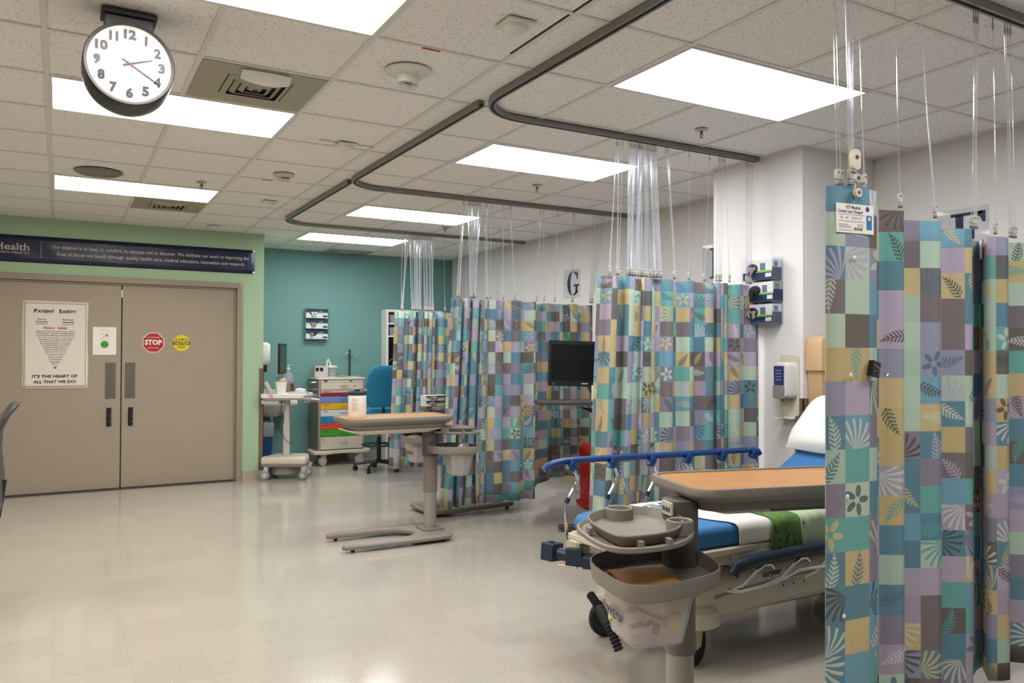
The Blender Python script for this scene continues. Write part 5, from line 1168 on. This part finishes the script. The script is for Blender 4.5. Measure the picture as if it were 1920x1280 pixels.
for z in (1.04, .96, .885): m.tube([(X0-.006, Y0+.02, z), (X0-.072, Y0+.02, z), (X0-.072, Y0+.22, z), (X0-.006, Y0+.22, z)], .003, 'chrome', 6)
m.build('wire_basket', cc)
# suction machine, papers on the cart
t = thing('suction_machine', 'grey suction machine with a clear canister on the rainbow drawer cart', 'medical device', (2.925, 10.05, 1.1012))
m = MB(); m.bx(-.11, .06, -.08, .09, 0, .145, 'light_grey'); m.bx(-.10, -.06, -.083, -.08, .08, .125, 'black_plastic'); m.bx(-.045, -.005, -.083, -.08, .08, .125, 'black_plastic'); m.build('housing', t, bevel=.008)
m = MB(); m.tube([(-.05, 0, .145), (-.045, 0, .185), (.03, 0, .185), (.035, 0, .145)], .008, 'mid_grey', 8); m.build('carry_handle', t)
m = MB(); m.lathe([(.001, 0), (.05, 0), (.055, .05), (.058, .11), (.001, .112)], 'frosted_bin', (.125, -.03, .012), seg=24); m.build('canister', t)
m = MB(); m.lathe([(.001, .125), (.07, .125), (.07, .14), (.03, .15), (.001, .15)], 'white_plastic', (.125, -.03, 0), seg=24); m.tube([(.11, -.03, .15), (.09, -.03, .20), (.075, -.03, .235), (.06, -.03, .20), (.06, -.03, .145)], .011, 'white_plastic', 8); m.lathe([(.001, 0), (.075, .0), (.075, .012), (.001, .012)], 'light_grey', (.125, -.03, 0), seg=24); m.build('canister_lid', t)
t = thing('paper_stack', 'curled stack of papers on the rainbow drawer cart', 'papers', (3.23, 9.95, 1.1008), R(8))
for k in range(3):
    m = MB(); m.grid(lambda u, v: Vector((-.12+.24*u+.01*k, -.07+.12*v, .002+.005*k+(.045-.008*k)*max(0, .45-u)**1.2)), 10, 4, 'paper_white' if k != 1 else 'light_grey'); o = m.build('sheet', t); o.modifiers.new('s', 'SOLIDIFY').thickness = .003
# sink with jug, bin below
t = thing('wall_sink', 'white wall-mounted hand sink behind the computer cart', 'sink', (0, 0, 0))
SX0, SX1, SY0, SY1 = 2.02, 2.56, 9.78, YT-.002
m = MB(); Q = lambda e, z, r=.05: [(a, b_, z) for a, b_ in rrect((SX0+SX1)/2, (SY0+SY1)/2, SX1-SX0-2*e, SY1-SY0-2*e, r, 5)]
m.loft([Q(.20, .62, .04), Q(.14, .66), Q(.05, .74), Q(.01, .77), Q(0, .78), Q(0, .85), Q(.006, .857), Q(.045, .857), Q(.06, .84), Q(.10, .74), Q(.18, .72, .04)], 'white_plastic'); m.build('basin', t, angle=50)
m = MB(); m.bx(SX0, SX1, YT-.03, YT-.002, .85, .95, 'white_plastic'); m.build('backsplash', t, bevel=.006)
m = MB(); m.cyl((2.29, 10.2, .85), (2.29, 10.2, .90), .02, 'chrome'); m.tube([(2.29, 10.2, .90), (2.29, 10.19, 1.02), (2.29, 10.14, 1.05), (2.29, 10.08, 1.02)], .010, 'chrome', 10); m.build('faucet', t)
m = MB(); m.tube([(2.29, 10.02, .63), (2.29, 10.02, .52), (2.29, 10.1, .48), (2.29, 10.25, .50)], .02, 'chrome', 10); m.build('drain_pipe', t)
t = thing('soap_jug', 'clear jug holding a brown bottle beside the sink', 'bottle', (2.50, 10.06, .8585))
MB().lathe([(.001, 0), (.075, 0), (.078, .02), (.078, .22), (.06, .29), (.022, .32), (.022, .345), (.001, .345)], 'frosted_bin', seg=28).build('jug', t)
MB().lathe([(.001, .02), (.045, .02), (.045, .17), (.02, .2), (.001, .2)], 'bottle_brown', (.02, -.034, 0), seg=20).build('inner_bottle', t)
m = MB(); m.lathe([(.001, .345), (.026, .345), (.026, .37), (.001, .372)], 'white_plastic', seg=18); m.tube([(0, 0, .37), (0, 0, .40), (.03, -.01, .40)], .006, 'white_plastic', 8); m.build('pump', t)
t = thing('waste_bin', 'waste bin with a blue plastic liner under the sink', 'bin', (2.13, 9.88, 0))
m = MB(); Q = lambda s, z: [(a, b_, z) for a, b_ in rrect(0, 0, s, s*.85, .03)]
m.loft([Q(.22, 0), Q(.26, .50), Q(.25, .50), Q(.21, .02)], 'bag_blue'); m.build('bin_body', t); m = MB(); m.loft([Q(.265, .40), Q(.285, .48), Q(.28, .565), Q(.25, .57), Q(.24, .45)], 'clear_bag'); m.build('liner', t)
t = thing('soap_dispenser', 'white soap dispenser on the corner beside the green wall', 'dispenser', (1.9925, 9.36, 0))
m = MB(); m.loft([[(0, a, b_) for a, b_ in rrect(0, 1.40, .15, .26, .02)], [(.08, a, b_) for a, b_ in rrect(0, 1.40, .15, .26, .03)], [(.115, a, b_) for a, b_ in rrect(0, 1.40, .11, .22, .03)]], 'white_plastic'); m.build('housing', t); m = MB(); m.bx(.002, .085, -.05, .05, 1.19, 1.27, 'dark_grey'); m.build('push_bar', t, bevel=.01)
# supply cabinet
t = thing('supply_cabinet', 'tall white supply cabinet with open shelves behind the teal chair', 'cabinet', (0, 0, 0))
CX0, CX1, CY0, CY1 = 3.80, 4.60, 10.05, 10.255; m = MB(); e = .03
m.bx(CX0, CX0+e, CY0, CY1, 0.0, 2.0, 'white_plastic'); m.bx(CX1-e, CX1, CY0, CY1, 0, 2.0, 'white_plastic'); m.bx(CX0+e, CX1-e, CY0, CY1, 1.965, 2.0, 'white_plastic'); m.bx(CX0+e, CX1-e, CY1-.015, CY1, 0, 1.965, 'mid_grey'); m.build('carcass', t, bevel=.003)
for z in (.30, .62, .92, 1.225, 1.63, 1.80): MB().bx(CX0+e, CX1-e, CY0+.005, CY1-.016, z, z+.02, 'white_plastic').build('shelf', t, smooth=False)
m = MB(); m.bx(CX0+e+.002, CX1-.25, CY0+.02, CY1-.05, 1.2455, 1.615, 'screen'); m.bx(CX0+.20, CX0+.38, CY0+.0185, CY0+.0195, 1.40, 1.407, 'screen_green'); m.tube([(CX0+.05, CY0+.02, 1.30), (CX0+.07, CY0+.0, 1.33), (CX0+.12, CY0+.0, 1.33), (CX0+.14, CY0+.02, 1.27)], .006, 'mid_grey', 8)
tag(m.build('microwave', smooth=False, bevel=.0), 'black monitor unit with a green light inside the supply cabinet', 'monitor')
gl = 'clear plastic supply bin on a cabinet shelf behind the teal chair'
for z in (1.6502, 1.8202, .9402, .6402, .3202):
    for k in range(3):
        x = CX0+.05+k*.19; m = MB(); Q = lambda e_, zz: [(a, b_, zz) for a, b_ in rrect(x+.085, CY0+.095, .16-2*e_, .14-2*e_, .02, 3)]
        m.loft([Q(.015, z), Q(0, z+.11), Q(.004, z+.11), Q(.018, z+.006)], 'clear_bag'); m.box((x+.085, CY0+.095, z+.04), (.09, .08, .06), ('drawer_white', 'drawer_sky', 'glove_grey')[(k+int(z*10)) % 3])
        tag(m.build('supply_bin', smooth=False), gl, 'bin', 'clear supply bins in the cabinet')
# teal stool
st_ = thing('drafting_chair', 'teal high drafting chair with black base and foot ring', 'chair', (3.36, 9.12, 0), R(-8))
def star(t, r_, cw, m_='black_plastic', a0=.3):
    for k in range(5):
        a = a0+k*2*math.pi/5; c, s = math.cos(a), math.sin(a); m = MB(); m.tube([(c*.03, s*.03, .11), (c*r_*.5, s*r_*.5, .10), (c*r_, s*r_, .075)], [.026, .022, .016], m_, 10, flat=(1, .8)); lg = m.build('base_arm', t)
        caster(lg, c*r_, s*r_, cw, m_='black_rubber', rim='black_plastic', a=a+.6, zt=.072, twin=True)
star(st_, .28, .028)
MB().cyl((0, 0, .09), (0, 0, .40), .026, 'black_plastic').cyl((0, 0, .40), (0, 0, .66), .015, 'dark_grey').build('gas_column', st_)
m = MB(); m.tube([(.2*math.cos(R(a)), .2*math.sin(R(a)), .31) for a in range(0, 361, 12)], .010, 'black_plastic', 8)
for k in range(5): a = R(72*k+20); m.tube([(.02*math.cos(a), .02*math.sin(a), .33), (.2*math.cos(a), .2*math.sin(a), .31)], .007, 'black_plastic', 6)
m.build('foot_ring', st_)
def pad(m, cx, cy, w_, d_, z0_, z1_, mm, r=.09):
    Q = lambda e_, z: [(a, b_, z) for a, b_ in rrect(cx, cy, w_-2*e_, d_-2*e_, r, 6)]
    m.loft([Q(.04, z0_), Q(.01, z0_+.012), Q(0, (z0_+z1_)/2), Q(.012, z1_-.012), Q(.05, z1_), Q(.12, z1_-.004)], mm)
m = MB(); pad(m, 0, 0, .46, .44, .675, .75, 'chair_teal'); m.bx(-.1, .1, -.1, .1, .655, .676, 'black_plastic'); m.build('seat', st_)
m = MB()
rings = []
for k, (z, w_, y) in enumerate(((.775, .30, -.235), (.80, .36, -.232), (.90, .41, -.225), (1.02, .41, -.235), (1.14, .37, -.25), (1.22, .31, -.262), (1.255, .22, -.268), (1.265, .12, -.268))):
    th = .06 if 0 < k < 6 else .035; rings.append([(a, y+b_-.06*(1-(a/.2)**2)*0+.25*a*a, z) for a, b_ in rrect(0, 0, w_, th, th*.48, 5)])
m.loft(rings, 'chair_teal'); m.build('backrest', st_, angle=60)
MB().tube([(0, -.05, .665), (0, -.20, .665), (0, -.235, .70), (0, -.235, .80)], .014, 'black_plastic', 10).build('back_bar', st_)
# chair at the left edge
ch = thing('office_chair', 'black office chair cut off by the left edge of the picture', 'chair', (-.66, 5.20, 0))
star(ch, .35, .032, a0=.0); MB().cyl((0, 0, .09), (0, 0, .42), .028, 'black_plastic').build('gas_column', ch)
m = MB(); pad(m, -.02, 0, .48, .48, .43, .50, 'dark_grey'); m.build('seat', ch)
m = MB(); rings = []
for (z, x, w_) in ((.50, .345, .36), (.56, .372, .42), (.70, .372, .46), (.86, .355, .47), (.96, .362, .46), (1.04, .395, .44), (1.10, .44, .40), (1.12, .452, .36)):
    th = .05; rings.append([(x+a, b_, z) for a, b_ in rrect(0, 0, th, w_, th*.48, 5)])
m.loft(rings, 'dark_grey'); m.build('backrest', ch, angle=60); MB().tube([(.02, 0, .44), (.24, 0, .44), (.375, 0, .50), (.40, 0, .70)], .018, 'black_plastic', 10).build('back_bar', ch)
for s in (-1, 1): MB().tube([(.1, s*.24, .46), (.12, s*.29, .50), (.10, s*.29, .66), (-.14, s*.29, .68)], .014, 'black_plastic', 8).build('armrest', ch)

# ================================================================== MIDDLE BAY: monitor workstation, sharps bin
mw = thing('monitor_workstation', 'black monitor on a stand with a dark shelf, between two curtains', 'workstation', (pxX(1094, 5.2), 5.2, 0), R(-26))
m = MB(); m.box((.0, 0, 1.325), (.56, .03, .36), 'black_plastic', Matrix.Rotation(R(1.5), 3, 'Y')); m.box((.0, -.0155, 1.335), (.52, .002, .29), 'screen', Matrix.Rotation(R(1.5), 3, 'Y')); m.bx(-.02, .03, -.0175, -.0165, 1.163, 1.171, 'light_grey'); m.bx(-.25, -.235, -.0175, -.0165, 1.165, 1.168, 'light_grey'); m.build('monitor', mw, bevel=.003)
m = MB(); m.cyl((.12, .10, .045), (.12, .10, 1.40), .022, 'dark_grey'); m.bx(.08, .16, .015, .10, 1.27, 1.37, 'dark_grey'); m.build('post', mw)
m = MB(); m.bx(-.38, .30, -.16, .16, 1.005, 1.035, 'dark_grey'); m.build('shelf', mw, bevel=.005)
m = MB(); m.bx(-.2, .44, -.04, .04, .02, .05, 'dark_grey'); m.bx(.08, .16, -.22, .30, .02, .05, 'dark_grey'); m.build('base', mw, bevel=.005)
m = MB()
for k in range(6): a = random.uniform(-.02, .02); m.tube([(.03+k*.012, .02, 1.15), (.07+k*.01, .02+a, 1.08), (.10, .05, 1.04)], .004, 'black_plastic', 6)
for k in range(6): m.tube([(.02+k*.02, -.1, 1.005), (.03+k*.015, -.08, .97-.01*k), (.08-k*.02, -.02, .93+.01*k), (.10, .07, .96)], .004, 'black_plastic', 6)
m.build('cables', mw)
m = MB(); m.box((.13, -.03, 1.095), (.14, .002, .12), 'paper_white'); m.build('hanging_note', mw, smooth=False)
t = thing('sharps_bin', 'tall red sharps bin with an orange label beside the curtain', 'bin', (4.34, 5.97, 0), R(-15))
m = MB(); Q = lambda s, z: [(a, b_, z) for a, b_ in rrect(0, 0, s, s*.9, .03)]
m.loft([Q(.34, 0.012), Q(.36, .02), Q(.36, .05), Q(.30, .06), Q(.31, .50)], 'red_plastic'); m.build('bin_body', t); m = MB(); m.loft([Q(.33, .501), Q(.33, .54), Q(.25, .575)], 'red_plastic'); m.build('lid', t)
m = MB(); m.bx(-.145, -.04, -.1435, -.141, .36, .47, 'orange'); m.lathe([(.001, -.001), (.02, 0)], 'ink', (-.09, -.1437, .415), axis='y', seg=12); lab(m.build('hazard_label', t, smooth=False), 'orange hazard label')
